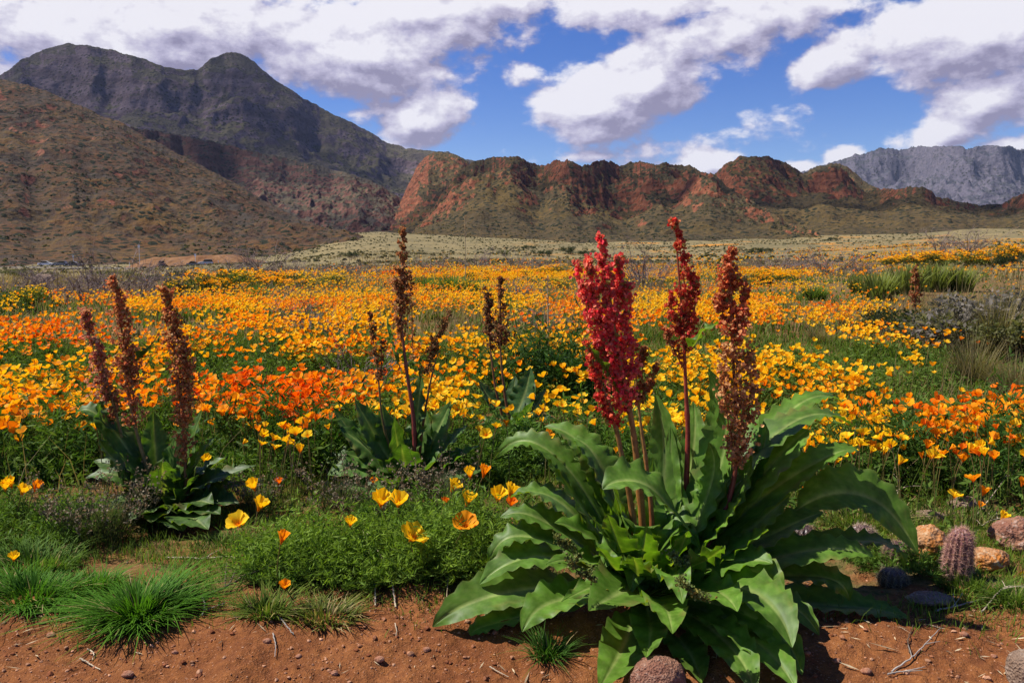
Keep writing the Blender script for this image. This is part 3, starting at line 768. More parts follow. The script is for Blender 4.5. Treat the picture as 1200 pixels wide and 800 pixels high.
def seed_head_mb(branches, n, c0, c1, size=0.009, gaps=0.0, csig=0.5):
    """papery winged seeds crowded along branches: each branch = (points, radius at base, radius at tip)"""
    mb = MB(); tot = sum(np.linalg.norm(np.diff(np.array(b[0], float), axis=0), axis=1).sum() * (b[1] + b[2]) for b in branches)
    for pts, r0, r1 in branches:
        L = np.linalg.norm(np.diff(np.array(pts, float), axis=0), axis=1).sum()
        m = max(20, int(1.25 * n * L * (r0 + r1) / tot))
        path = smooth_path(pts, 60)
        t = RNG.random(m); t = t * 0.99
        # whorls along the branch
        t = np.clip(t + 0.012 * np.sin(t * L * 260), 0, 1)
        i = t * 59; k = np.clip(i.astype(int), 0, 58); fr = (i - k)[:, None]
        c = path[k] * (1 - fr) + path[k + 1] * fr
        bump = 0.50 + 0.95 * vnoise(t * L * 55, RNG.integers(0, 99) + 0 * t, 5)
        r = (r0 * (1 - t) + r1 * t) * bump * 1.25
        dv = rvec(m); dv[:, 2] *= 0.8
        nb = max(12, int(L / .0062)); tb = np.sort(RNG.random(nb)) * .995; bi = RNG.integers(0, nb, m)      # seeds hang along short side branches
        ab = RNG.uniform(0, 6.28, nb); lb = RNG.uniform(.45, 1.3, nb); t = tb[bi]; i = t * 59; k = np.clip(i.astype(int), 0, 58)
        r = (r0 * (1 - t) + r1 * t) * 1.25 * lb[bi]; u = RNG.random(m) ** .75
        ob = np.stack([np.cos(ab), np.sin(ab), 0.75 + 0 * ab], -1)[bi]
        c = path[k] + ob * (r * u)[:, None] + RNG.normal(0, 1, (m, 3)) * (.0022 + r[:, None] * .16)
        tt = np.clip(RNG.normal(0.5, csig, m), 0, 1)
        col = lerp_col(c0, c1, tt) * RNG.uniform(0.6, 1.35, m)[:, None]
        gy = RNG.random(m) < .09; col[gy] = np.array([.34, .30, .07]) * RNG.uniform(.7, 1.2, (gy.sum(), 1)); sz = size * RNG.uniform(0.5, 1.3, m)
        ax = dv * 0.5 + rvec(m) * 0.9; ax[:, 2] -= 0.35; ax /= np.linalg.norm(ax, axis=1, keepdims=True)
        q = np.cross(ax, rvec(m)); q /= np.linalg.norm(q, axis=1, keepdims=True); q2 = np.cross(ax, q)
        for ang in (0.0, 2.09, 4.19):
            wv = q * math.cos(ang) + q2 * math.sin(ang)
            v0 = c - ax * sz[:, None] * 0.5; v2 = c + ax * sz[:, None] * 0.55
            v1 = c + wv * sz[:, None] * 0.55 - ax * sz[:, None] * 0.12; v3 = c + wv * sz[:, None] * 0.42 + ax * sz[:, None] * 0.28
            V = np.stack([v0, v1, v3, v2], 1).reshape(-1, 3)
            cc = np.repeat(col, 4, 0)
            mb.add(V, np.arange(m * 4).reshape(-1, 4), cc)
        v, f = tube(path, np.linspace(0.0022, 0.0010, 60), 5); mb.add(v, f, np.array(c0) * 0.7 + np.array([.06, .05, .01]))
    return mb


def stalk_mb(pts, r0, r1, c_low, c_high, nodes=4):
    p = smooth_path(pts, 40); t = np.linspace(0, 1, 40)
    r = r0 * (1 - t) + r1 * t
    for k in range(nodes):
        r = r * (1 + 0.28 * np.exp(-((t - (k + 0.7) / (nodes + 0.3)) / 0.015) ** 2))
    v, f = tube(p, r, 10)
    c = lerp_col(c_low, c_high, np.repeat(t, 10)); th = np.tile(np.arange(10) / 10 * 6.28, 40)
    c = c * (0.85 + 0.3 * np.sin(th * 3 + 1)[:, None] ** 2)
    return v, f, c


class Dock:
    def __init__(s, name, rx, ry, label, group=None):
        s.g = ground(rx, ry); s.Y = s.g.y
        s.root = empty(name, s.g); tag(s.root, label, 'plant', group); s.k = 0
    def P(s, x, y, dy=0.0):
        return np.array(at(x, y, s.Y + dy) - s.g)
    def leaf(s, tip, mid, w, base=None, dyt=0.0, dym=None, label=None, **kw):
        b = np.array([0, 0, 0.02]) if base is None else (s.P(*base) if len(base) == 3 else s.P(base[0], base[1], 0))
        t = s.P(tip[0], tip[1], dyt); m = s.P(mid[0], mid[1], dyt * 0.55 if dym is None else dym)
        for q in (t, m):                                            # stay above the ground
            gz = hgt(q[0] + s.g.x, q[1] + s.g.y) - s.g.z + 0.008
            q[2] = max(q[2], gz)
        if base is None:
            d = t - b; b = b + np.array([d[0], d[1], 0]) * 0.05
        s.k += 1
        mb = MB(); v, f, c = leaf_mb(b, m, t, w, seed=s.k * 17 + int(s.g.x * 100), **kw); mb.add(v, f, c)
        o = mb.build('leaf', M['leaf'], s.root)
        if label: o['label'] = label
        return o
    def stalk(s, pts, r0, r1, cl, ch, dy=0.0, nodes=4):
        mb = MB(); v, f, c = stalk_mb([s.P(x, y, dy) for x, y in pts], r0, r1, cl, ch, nodes); mb.add(v, f, c)
        return mb.build('stalk', M['stem'], s.root)
    def head(s, branches, n, c0, c1, dy=0.0, size=0.009, parent=None, label=None, csig=0.5):
        br = [([s.P(x, y, dy + (ddy if len(q) > 3 else 0)) for x, y in q[0]], q[1], q[2]) for q in branches for ddy in [q[3] if len(q) > 3 else 0]]
        o = seed_head_mb(br, n, c0, c1, size, csig=csig).build('seed_head', M['seed'], parent or s.root)
        if label: o['label'] = label
        return o


M['leaf'] = plant_mat('dock_leaf', transl=0.32, rough=0.48, spec=0.24, tr_tint=(2.0, 2.0, 0.4), nz=26.0)
RED0, RED1 = (0.82, 0.055, 0.085), (0.78, 0.26, 0.14)
BRN0, BRN1 = (0.34, 0.13, 0.045), (0.52, 0.29, 0.11)
ORG0, ORG1 = (0.34, 0.055, 0.022), (0.30, 0.14, 0.04)


def main_dock():
    D = Dock('dock_plant', 752, 706, 'large wavy leaved dock plant with a crimson seed head, front right of the flower field')
    # stalks and seed heads
    yg, rd = (0.30, 0.20, 0.05), (0.26, 0.03, 0.03)
    D.stalk([(757, 700), (752, 600), (744, 520), (736, 470), (722, 400), (712, 330), (705, 290)], .011, .0022, (0.28, 0.10, 0.03), yg, nodes=3)
    D.stalk([(748, 700), (742, 610), (728, 530), (716, 480), (700, 440), (688, 405)], .0095, .002, (0.26, 0.09, 0.03), (0.22, 0.17, 0.04), dy=-.02, nodes=3)
    D.stalk([(764, 700), (764, 610), (757, 540), (750, 490), (745, 440)], .0085, .002, (0.30, 0.06, 0.03), (0.32, 0.22, 0.06), dy=.03, nodes=3)
    D.head([([(728, 482), (718, 420), (710, 340), (703, 276)], .030, .007), ([(722, 440), (702, 400), (686, 350), (676, 308)], .022, .009),
            ([(724, 430), (700, 385), (692, 340), (690, 300)], .022, .008, -.02), ([(730, 440), (732, 390), (734, 350), (735, 336)], .020, .009),
            ([(726, 420), (722, 360), (724, 320), (726, 302)], .020, .008, .02), ([(732, 480), (738, 440), (740, 410), (738, 390)], .020, .010),
            ([(714, 390), (712, 350), (716, 310)], .022, .010, -.02)], 3400, RED0, RED1, size=.0105, label='crimson seed head', csig=.34)
    D.head([([(722, 500), (712, 478), (700, 440), (688, 402)], .018, .011), ([(712, 490), (704, 470), (696, 430)], .013, .008)], 700, (0.68, 0.032, 0.04), (0.66, 0.16, 0.06), dy=-.02, size=.0095, label='narrow crimson side seed head')
    D.head([([(748, 472), (752, 440), (755, 408)], .020, .012, .03), ([(750, 470), (764, 445), (768, 428)], .012, .008, .03)], 420, (0.40, 0.10, 0.03), (0.36, 0.20, 0.06), size=.0085, label='sparse orange brown seed head')
    D.stalk([(778, 700), (800, 600), (806, 520), (804, 460), (800, 380), (793, 290)], .0105, .002, (0.16, 0.02, 0.025), (0.34, 0.07, 0.03), dy=.10, nodes=3)
    D.head([([(802, 408), (803, 350), (798, 300), (789, 258)], .026, .007), ([(803, 400), (790, 370), (783, 338)], .014, .007), ([(804, 395), (814, 360), (810, 318)], .016, .008)], 1350, (0.62, 0.040, 0.034), (0.58, 0.19, 0.07), dy=.10, size=.0095, label='rusty red seed head')
    D.head([([(800, 430), (786, 400), (782, 385)], .013, .008), ([(803, 415), (806, 400)], .022, .018)], 240, (0.52, 0.12, 0.05), (0.50, 0.22, 0.08), dy=.09, size=.0085)
    D.stalk([(790, 700), (838, 620), (860, 560), (862, 480), (858, 400), (856, 320)], .0095, .002, (0.20, 0.02, 0.03), (0.26, 0.12, 0.04), dy=.0, nodes=3)
    D.head([([(862, 400), (858, 350), (856, 320), (855, 292)], .036, .008), ([(860, 395), (846, 365), (846, 340)], .016, .010), ([(862, 400), (870, 360), (868, 330)], .016, .010)], 1250, (0.54, 0.11, 0.045), (0.62, 0.27, 0.10), dy=.0, size=.0095, label='rust brown seed head')
    D.head([([(864, 545), (864, 480), (862, 400)], .032, .034), ([(868, 530), (880, 460), (874, 400)], .020, .020), ([(862, 540), (850, 470), (850, 400)], .014, .016)], 1300, (0.46, 0.18, 0.055), (0.64, 0.37, 0.15), dy=-.01, size=.0095, label='dull brown lower seed head')
    # (tip), (mid), width, tip depth, options
    LG = [((507, 748), (600, 692), .118, -.12, {}), ((562, 684), (640, 652), .112, -.06, {}), ((572, 660), (628, 628), .085, .0, {}), ((577, 540), (650, 532), .07, .18, {}),
          ((638, 530), (678, 585), .120, .08, {}), ((638, 500), (700, 545), .105, .20, {}), ((668, 512), (712, 560), .10, .16, {}), ((598, 582), (660, 592), .10, .1, {}),
          ((586, 606), (650, 615), .085, .05, {}), ((712, 603), (728, 645), .085, -.18, {}), ((868, 583), (836, 625), .085, -.1, {}),
          ((926, 578), (872, 622), .115, -.02, {}), ((1024, 652), (930, 648), .090, -.10, {}), ((1060, 664), (985, 634), .075, .02, {}),
          ((928, 758), (872, 690), .118, -.36, {}), ((916, 702), (868, 668), .10, -.2, {}), ((995, 704), (935, 672), .085, -.08, {}), ((1062, 760), (965, 706), .095, -.10, {}),
          ((932, 806), (866, 738), .105, -.40, {}), ((884, 812), (842, 742), .095, -.42, {}), ((702, 806), (732, 752), .095, -.40, {}), ((822, 800), (800, 752), .08, -.36, {}),
          ((612, 740), (658, 700), .095, -.22, {}), ((658, 704), (716, 684), .07, -.26, dict(wave=.02)), ((552, 754), (600, 724), .06, -.13, {}),
          ((1000, 500), (905, 512), .105, .16, {}), ((986, 470), (905, 500), .075, .28, {}), ((946, 503), (892, 556), .135, .06, {}), ((1006, 528), (925, 560), .085, .04, {}),
          ((830, 432), (838, 540), .085, .12, {}), ((768, 462), (778, 560), .085, .16, {}), ((830, 518), (826, 590), .08, -.02, {}), ((897, 496), (868, 580), .075, .08, {}),
          ((800, 707), (784, 672), .075, -.34, dict(wave=.02)), ((788, 742), (776, 706), .09, -.4, {}), ((758, 616), (752, 660), .08, -.16, {}), ((806, 622), (786, 660), .09, -.2, {}),
          ((690, 715), (735, 690), .15, -.3, dict(roll=.25)), ((848, 640), (812, 664), .08, -.26, dict(wave=.022)), ((700, 640), (725, 668), .075, -.2, {}),
          ((900, 620), (850, 650), .08, -.12, {}), ((720, 575), (738, 630), .09, -.02, {}), ((850, 560), (824, 625), .10, .02, {}), ((650, 612), (700, 635), .10, -.06, {}),
          ((757, 770), (762, 730), .08, -.34, {}), ((960, 640), (880, 640), .09, .04, {}), ((640, 660), (700, 660), .08, -.14, {}), ((800, 570), (786, 632), .09, .06, {}), ((690, 545), (730, 610), .09, .1, {}), ((960, 744), (890, 696), .08, -.2, {}),
          ((905, 660), (850, 660), .10, -.16, {}), ((864, 716), (826, 690), .10, -.34, {}), ((965, 600), (890, 630), .10, -.04, {}), ((875, 470), (858, 545), .08, .18, {}), ((812, 470), (806, 560), .08, .2, {}),
          ((940, 790), (880, 720), .09, -.34, {}), ((742, 652), (748, 672), .08, -.28, dict(wave=.018)),
          ((716, 560), (735, 640), .075, .02, {}), ((765, 535), (762, 620), .07, .06, {}), ((786, 500), (780, 600), .075, .12, {}), ((845, 470), (836, 570), .08, .06, {}), ((880, 530), (850, 600), .09, .0, {}), ((690, 600), (722, 650), .08, -.12, {})]
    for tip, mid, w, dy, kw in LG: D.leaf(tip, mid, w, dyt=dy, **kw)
    D.leaf((1076, 648), (1000, 576), .125, base=(905, 622, .0), dyt=-.02, dym=.02, label='broadest leaf, arching far out to the right', roll=-.15)
    D.leaf((706, 573), (752, 566), .125, base=(808, 622, -.12), dyt=-.16, dym=-.14, label='leaf arching across the stalks')
    D.leaf((688, 402), (706, 428), .03, base=(727, 462, 0), dyt=-.04, pet=.1)
    D.leaf((842, 378), (822, 390), .035, base=(806, 414, .10), dyt=.06, pet=.1)
    for x, y, p in ((676, 668, -.28), (805, 690, -.36), (790, 655, -.2), (660, 640, -.12)):
        D.head([([(x + 22, y + 14), (x, y), (x - 8, y - 12)], .014, .009)], 260, (0.10, 0.14, 0.03), (0.22, 0.26, 0.07), dy=p, size=.006, label='young green flower cluster')
    for k in range(16):                                            # short inner leaves closing the rosette
        a = RNG.uniform(0, 6.28); r = RNG.uniform(.10, .26); h = RNG.uniform(.05, .20)
        t = np.array([r * math.cos(a), r * math.sin(a) * .8, h]); t[2] = max(t[2], .02)
        mb = MB(); v, f, c = leaf_mb(np.array([0, 0, .01]), t * .55 + np.array([0, 0, h * .5 + .02]), t, RNG.uniform(.05, .09), seed=k + 400); mb.add(v, f, c); mb.build('leaf', M['leaf'], D.root)
main_dock()

def middle_dock():
    D = Dock('dock_plant', 478, 572, 'dock plant with one tall dark brown spike on a red stalk, mid field')
    cl, ch = (0.20, 0.022, 0.03), (0.24, 0.10, 0.04)
    D.stalk([(486, 560), (485, 495), (476, 430), (470, 370), (472, 300)], .010, .0022, cl, ch, nodes=3)
    D.head([([(470, 372), (471, 330), (473, 268)], .032, .009), ([(470, 400), (468, 360), (466, 330)], .020, .018)], 1300, BRN0, BRN1, size=.0105, label='tall dark brown seed head')
    D.stalk([(490, 565), (494, 510), (504, 450), (514, 410)], .007, .002, cl, (0.20, 0.14, 0.05), dy=.03, nodes=2)
    D.head([([(500, 440), (510, 405), (528, 362)], .022, .010), ([(504, 430), (506, 395)], .014, .008)], 520, BRN0, (0.24, 0.15, 0.05), dy=.03, label='leaning brown side head')
    D.stalk([(470, 565), (450, 500), (444, 450), (440, 400)], .006, .0018, (0.16, 0.10, 0.03), (0.20, 0.14, 0.05), dy=.05, nodes=2)
    D.head([([(444, 445), (438, 400), (434, 366)], .018, .009), ([(446, 440), (448, 400)], .012, .008)], 420, BRN0, (0.22, 0.13, 0.05), dy=.05)
    D.head([([(484, 420), (482, 350), (480, 318)], .010, .007)], 160, BRN0, BRN1, dy=.04)
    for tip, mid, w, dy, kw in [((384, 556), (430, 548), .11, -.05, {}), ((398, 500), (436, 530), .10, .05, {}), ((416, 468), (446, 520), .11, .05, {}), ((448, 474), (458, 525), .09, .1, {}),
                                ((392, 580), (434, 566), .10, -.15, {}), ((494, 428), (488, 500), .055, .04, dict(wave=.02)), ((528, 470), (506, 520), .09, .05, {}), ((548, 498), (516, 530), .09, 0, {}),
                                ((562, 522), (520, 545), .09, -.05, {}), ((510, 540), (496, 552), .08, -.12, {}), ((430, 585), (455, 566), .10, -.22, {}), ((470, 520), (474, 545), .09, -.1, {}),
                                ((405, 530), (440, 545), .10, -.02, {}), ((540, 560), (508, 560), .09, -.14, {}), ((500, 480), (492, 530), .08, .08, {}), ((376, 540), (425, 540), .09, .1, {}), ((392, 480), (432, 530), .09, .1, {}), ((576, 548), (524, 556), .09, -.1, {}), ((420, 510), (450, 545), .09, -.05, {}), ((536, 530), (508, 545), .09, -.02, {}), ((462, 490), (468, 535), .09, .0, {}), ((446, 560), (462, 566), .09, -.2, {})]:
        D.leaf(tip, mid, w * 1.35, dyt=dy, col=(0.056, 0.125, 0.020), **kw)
    D.leaf((454, 372), (458, 400), .045, base=(470, 432, 0), dyt=-.02, pet=.1, col=(.07, .15, .025))
middle_dock()


def back_dock():
    D = Dock('dock_plant', 596, 502, 'smaller dock plant with twin dull brown heads behind the middle one, among poppies')
    D.stalk([(598, 500), (590, 450), (586, 400), (586, 340)], .009, .002, (0.18, 0.06, 0.03), (0.20, 0.13, 0.05), nodes=2)
    D.stalk([(592, 500), (580, 450), (574, 400), (571, 350)], .008, .002, (0.18, 0.06, 0.03), (0.20, 0.13, 0.05), dy=.04, nodes=2)
    D.head([([(588, 405), (587, 370), (587, 326)], .042, .012)], 620, BRN0, (0.22, 0.12, 0.05), size=.012)
    D.head([([(576, 410), (573, 370), (571, 335)], .034, .012)], 520, (0.18, 0.07, 0.03), (0.24, 0.14, 0.06), dy=.04, size=.012)
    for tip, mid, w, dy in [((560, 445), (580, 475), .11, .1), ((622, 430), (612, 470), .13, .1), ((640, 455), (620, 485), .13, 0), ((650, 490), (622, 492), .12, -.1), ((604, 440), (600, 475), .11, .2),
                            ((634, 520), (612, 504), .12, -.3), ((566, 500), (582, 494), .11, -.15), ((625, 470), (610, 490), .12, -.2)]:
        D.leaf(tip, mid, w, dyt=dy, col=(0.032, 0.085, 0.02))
    D2 = Dock('dock_leaf_clump', 622, 548, 'low clump of dark dock leaves without a stalk, left of the large dock plant')
    for tip, mid, w, dy in [((612, 492), (616, 522), .11, .05), ((596, 540), (608, 540), .10, 0), ((640, 520), (632, 535), .09, .05), ((624, 560), (622, 548), .1, -.15)]:
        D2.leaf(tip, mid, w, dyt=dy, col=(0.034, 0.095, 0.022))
back_dock()


def left_dock():
    D = Dock('dock_plant', 196, 606, 'dark leaved dock plant with three tall rust brown spikes near the left edge')
    st0, st1 = (0.22, 0.15, 0.04), (0.24, 0.14, 0.05)
    D.stalk([(186, 600), (152, 540), (132, 470), (112, 400)], .009, .002, (0.16, 0.17, 0.04), st1, dy=.03, nodes=2)
    D.head([([(124, 472), (112, 420), (97, 364)], .034, .012), ([(126, 470), (120, 430), (116, 402)], .014, .008)], 900, (0.60, 0.19, 0.12), (0.60, 0.36, 0.17), dy=.03, size=.0105, label='pinkish brown left spike')
    D.head([([(130, 500), (136, 480), (124, 455)], .022, .016)], 240, (0.44, 0.14, 0.06), (0.44, 0.25, 0.1), dy=.03, size=.010)
    D.stalk([(194, 600), (170, 540), (152, 470), (140, 370)], .010, .002, (0.18, 0.16, 0.04), st1, nodes=2)
    D.head([([(150, 440), (142, 380), (133, 322)], .042, .011), ([(160, 500), (154, 450), (148, 420)], .030, .026), ([(148, 430), (146, 390)], .014, .012)], 1500, (0.48, 0.14, 0.055), (0.58, 0.33, 0.13), size=.0105, label='tall rust brown middle spike')
    D.stalk([(214, 608), (218, 570), (213, 480), (203, 400)], .010, .002, (0.16, 0.05, 0.02), st1, dy=-.03, nodes=2)
    D.head([([(206, 430), (200, 380), (193, 334)], .038, .011), ([(214, 500), (212, 440), (205, 372)], .038, .015), ([(220, 500), (221, 450), (217, 405)], .030, .015), ([(216, 545), (217, 510)], .020, .026)], 2000, (0.46, 0.13, 0.045), (0.58, 0.34, 0.12), dy=-.03, size=.0105, label='broad brown right spike')
    for tip, mid, w, dy, kw in [((88, 486), (126, 496), .08, .05, {}), ((116, 514), (140, 545), .10, .02, {}), ((236, 480), (222, 530), .10, .05, {}), ((254, 512), (226, 548), .11, 0, {}), ((100, 560), (148, 560), .10, -.02, {}),
                                ((150, 498), (168, 545), .10, .08, {}), ((180, 482), (184, 540), .10, .1, {}), ((270, 556), (232, 570), .12, -.05, {}), ((130, 590), (164, 585), .10, -.12, {}), ((250, 590), (222, 588), .11, -.15, dict(wave=.02)),
                                ((176, 612), (188, 602), .10, -.2, {}), ((215, 622), (204, 605), .11, -.22, {}), ((286, 566), (240, 580), .09, .02, {}), ((206, 510), (200, 555), .11, .02, {}), ((264, 536), (230, 560), .10, .08, {}), ((166, 560), (178, 580), .1, -.08, {}), ((232, 556), (214, 580), .11, -.08, dict(wave=.02)), ((258, 602), (228, 596), .11, -.18, {}), ((110, 540), (150, 556), .1, .12, {}), ((140, 530), (166, 560), .11, -.05, {}), ((280, 590), (240, 586), .1, -.1, {}), ((190, 540), (192, 570), .12, -.1, dict(wave=.02)), ((222, 500), (210, 550), .12, .12, {}), ((150, 610), (176, 596), .1, -.2, {}), ((244, 620), (220, 604), .11, -.26, {}), ((300, 545), (245, 566), .09, .1, {})]:
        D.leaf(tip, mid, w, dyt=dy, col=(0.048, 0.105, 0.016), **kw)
    D.leaf((180, 400), (168, 414), .04, base=(154, 426, 0), dyt=-.02, pet=.1, col=(.05, .11, .02))
    D.leaf((124, 470), (118, 488), .05, base=(150, 512, .02), dyt=.0, col=(.04, .10, .03))
left_dock()


def far_dock():
    D = Dock('dock_plant', 1072, 398, 'far small dock with one orange brown spike beside the dry grass clump on the right')
    D.stalk([(1072, 395), (1073, 360), (1072, 330)], .012, .004, (0.2, 0.1, 0.04), (0.22, 0.13, 0.05), nodes=1)
    D.head([([(1073, 360), (1073, 335), (1071, 312)], .060, .02)], 420, (0.36, 0.10, 0.03), (0.34, 0.17, 0.07), size=.02)
    for tip, mid, w, dy in [((1044, 366), (1060, 380), .16, 0), ((1052, 392), (1062, 390), .16, -.3), ((1090, 372), (1080, 382), .15, .1), ((1040, 384), (1056, 388), .16, -.1)]:
        D.leaf(tip, mid, w, dyt=dy, col=(0.030, 0.08, 0.03))
far_dock()

# ---------------------------------------------------------------- grass and herbs covering the ground (nobody could count them)
def excl(x, y, px, py):
    """bare soil patches, as places on the ground"""
    e = np.zeros(len(x), bool)
    for cx, cy, rx, ry in ((140, 672, 70, 16), (232, 628, 46, 14), (330, 708, 50, 14), (420, 726, 60, 14), (290, 690, 46, 10), (1010, 690, 130, 26), (60, 560, 60, 12)):
        e |= ((px - cx) / rx) ** 2 + ((py - cy) / ry) ** 2 < 1 - 0.5 * RNG.random(len(x))
    return e


def ground_cover():
    mb = MB()
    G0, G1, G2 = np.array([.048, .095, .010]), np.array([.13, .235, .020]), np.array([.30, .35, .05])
    DRY = np.array([.34, .25, .11])
    # short turf of the near bank
    x, y = wedge(150000, 1.85, 4.2, 44); z = height(x, y); px, py = to_px(x, y, z)
    keep = (y > soil_edge(x) + 0.06 * RNG.normal(size=len(x))) & ~excl(x, y, px, py)
    keep &= RNG.random(len(x)) < sstep(0.36, 0.58, fbm(x * 2.2, y * 2.2, 3, 201)) * 0.9 + 0.10
    x, y, z = x[keep], y[keep], z[keep]; n = len(x)
    t = RNG.random(n); pat = fbm(x * 1.3, y * 1.3, 2, 209)
    tip = lerp_col(G1, G2, np.clip(t * .8 + (pat - .5), 0, 1)); dry = RNG.random(n) < 0.10
    tip[dry] = DRY * RNG.uniform(.6, 1.2, (dry.sum(), 1))
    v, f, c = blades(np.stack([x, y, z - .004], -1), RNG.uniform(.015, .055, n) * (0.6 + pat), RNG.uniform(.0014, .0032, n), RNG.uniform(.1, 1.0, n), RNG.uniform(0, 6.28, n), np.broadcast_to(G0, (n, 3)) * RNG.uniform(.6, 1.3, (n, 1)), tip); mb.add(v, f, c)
    # herbs under and between the flowers
    for n0, r0, r1, h0, h1, w in ((22000, 2.5, 4.6, .05, .20, .0040), (80000, 4.6, 9, .07, .24, .0075), (70000, 9, 20, .08, .26, .016), (45000, 20, 45, .1, .3, .04)):
        x, y = wedge(n0, r0, r1, 42); z = height(x, y)
        d, px, py = flower_density(x, y, z + .22)
        clump = sstep(0.44, 0.58, fbm(x * 1.5, y * 1.3, 3, 101) * 0.7 + 0.30 * fbm(x * 0.4, y * 0.4, 2, 102))
        k = RNG.random(len(x)) < (0.16 + 0.84 * d * (0.35 + .65 * clump)) * (1 if r0 > 2.6 else sstep(2.6, 3.3, np.hypot(x, y)))
        k &= clear_of_docks(x, y)
        x, y, z, cl = x[k], y[k], z[k], clump[k]; n = len(x)
        t = RNG.random(n)
        tip = lerp_col(np.array([.070, .150, .018]), np.array([.18, .25, .035]), t); dry = RNG.random(n) < (0.10 if r0 < 9 else .22)
        tip[dry] = DRY * RNG.uniform(.7, 1.2, (dry.sum(), 1))
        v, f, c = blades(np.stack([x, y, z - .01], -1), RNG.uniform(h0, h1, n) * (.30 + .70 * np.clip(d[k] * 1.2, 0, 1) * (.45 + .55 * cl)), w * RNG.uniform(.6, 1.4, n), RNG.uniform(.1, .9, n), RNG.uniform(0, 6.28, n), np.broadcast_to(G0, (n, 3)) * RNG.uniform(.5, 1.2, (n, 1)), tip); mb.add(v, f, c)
    n0 = 15000; x, y = wedge(n0, 2.5, 7.5, 42); z = height(x, y); d, px, py = flower_density(x, y, z + .22)
    cl = sstep(0.34, 0.58, fbm(x * 1.5, y * 1.3, 3, 101) * 0.7 + 0.30 * fbm(x * 0.4, y * 0.4, 2, 102))
    k = (RNG.random(n0) < .05 + d * (.25 + .75 * cl)) & clear_of_docks(x, y); x, y, z, d, cl = x[k], y[k], z[k], d[k], cl[k]; n = len(x)
    hh = (.05 + .19 * np.clip(d * 1.3, 0, 1) * (.3 + .7 * cl)) * RNG.uniform(.5, 1.2, n); tone = fbm(x * 1.7, y * 1.7, 2, 222)
    for q in range(13):
        t = RNG.uniform(.15, 1, n); cpos = np.stack([x + RNG.normal(0, .035, n), y + RNG.normal(0, .035, n), z + hh * t], -1)
        dv = rvec(n) * np.array([1, 1, .6]) + np.array([0, 0, .5]); dv /= np.linalg.norm(dv, axis=1, keepdims=True); sd = np.cross(dv, rvec(n)); sd /= np.linalg.norm(sd, axis=1, keepdims=True)
        L = .014 * RNG.uniform(.6, 1.5, n)[:, None] * (1 + .06 * np.hypot(x, y))[:, None]
        v, f, c = quads(cpos, dv * L, sd * L * .24, lerp_col((.035, .085, .012), (.13, .20, .03), np.clip(tone * 1.2 - .2 + .4 * RNG.random(n), 0, 1)) * RNG.uniform(.7, 1.2, (n, 1))); mb.add(v, f, c)
    o = mb.build('grass', M['grass']); tag(o, 'short green grass and fine herbs covering the ground below the flowers', 'grass', kind='stuff')
ground_cover()


def dry_grass_cover():
    """pale standing straw between the flowers and over the plain"""
    mb = MB()
    for n0, r0, r1, h, w in ((7000, 3.2, 9, .34, .0028), (26000, 9, 24, .40, .009), (44000, 24, 70, .48, .030), (30000, 70, 220, .6, .10)):
        x, y = wedge(n0, r0, r1, 42); z = height(x, y)
        k = RNG.random(n0) < sstep(0.46, 0.62, fbm(x * (0.5 if r0 < 30 else .12), y * (.35 if r0 < 30 else .05), 3, 301))
        x, y, z = x[k], y[k], z[k]; n = len(x)
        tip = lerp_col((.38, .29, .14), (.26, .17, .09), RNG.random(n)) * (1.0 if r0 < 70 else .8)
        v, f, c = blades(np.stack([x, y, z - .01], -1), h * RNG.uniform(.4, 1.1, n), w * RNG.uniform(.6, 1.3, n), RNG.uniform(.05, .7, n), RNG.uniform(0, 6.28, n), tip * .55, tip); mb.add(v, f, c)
    o = mb.build('dry_grass', M['grass']); tag(o, 'pale dry grass standing between the flowers and over the plain', 'dry grass', kind='stuff')
dry_grass_cover()


def soil_crumbs():
    mb = MB()
    x = RNG.uniform(-1.9, 1.9, 16000); y = 1.25 + 0.95 * RNG.random(16000)
    k = (y < soil_edge(x) + 0.10) | (RNG.random(16000) < .2); k &= RNG.random(16000) < .35 + sstep(.4, .62, fbm(x * 5, y * 5, 3, 61))
    x, y = x[k], y[k]; z = height(x, y); n = len(x)
    r = np.exp(RNG.normal(-6.15, 0.55, n)); r = np.clip(r, .0008, .010)
    ico = np.array([[0, 0, 1], [.87, 0, .4], [.27, .83, .35], [-.7, .51, .45], [-.7, -.51, .3], [.27, -.83, .42], [.7, .5, -.4], [-.27, .83, -.45], [-.87, 0, -.4], [-.27, -.83, -.35], [.7, -.5, -.45], [0, 0, -1]])
    fi = np.array([[0, 1, 2], [0, 2, 3], [0, 3, 4], [0, 4, 5], [0, 5, 1], [1, 6, 2], [2, 7, 3], [3, 8, 4], [4, 9, 5], [5, 10, 1], [6, 7, 2], [7, 8, 3], [8, 9, 4], [9, 10, 5], [10, 6, 1], [11, 7, 6], [11, 8, 7], [11, 9, 8], [11, 10, 9], [11, 6, 10]])
    V = np.stack([x, y, z], -1)[:, None] + r[:, None, None] * ico[None] * RNG.uniform(.55, 1.25, (n, 12, 1)) * np.array([1, 1, .75])
    V[..., 2] += (r * .25)[:, None]
    col = lerp_col((.17, .055, .022), (.44, .24, .14), RNG.random(n) ** 1.8) * RNG.uniform(.8, 1.2, (n, 1))
    mb.add(V.reshape(-1, 3), (np.arange(n)[:, None, None] * 12 + fi[None]).reshape(-1, 3), np.repeat(col, 12, 0))
    o = mb.build('gravel', M['wood'], smooth=False); tag(o, 'loose red crumbs and small gravel on the bare soil', 'gravel', kind='stuff')
soil_crumbs()

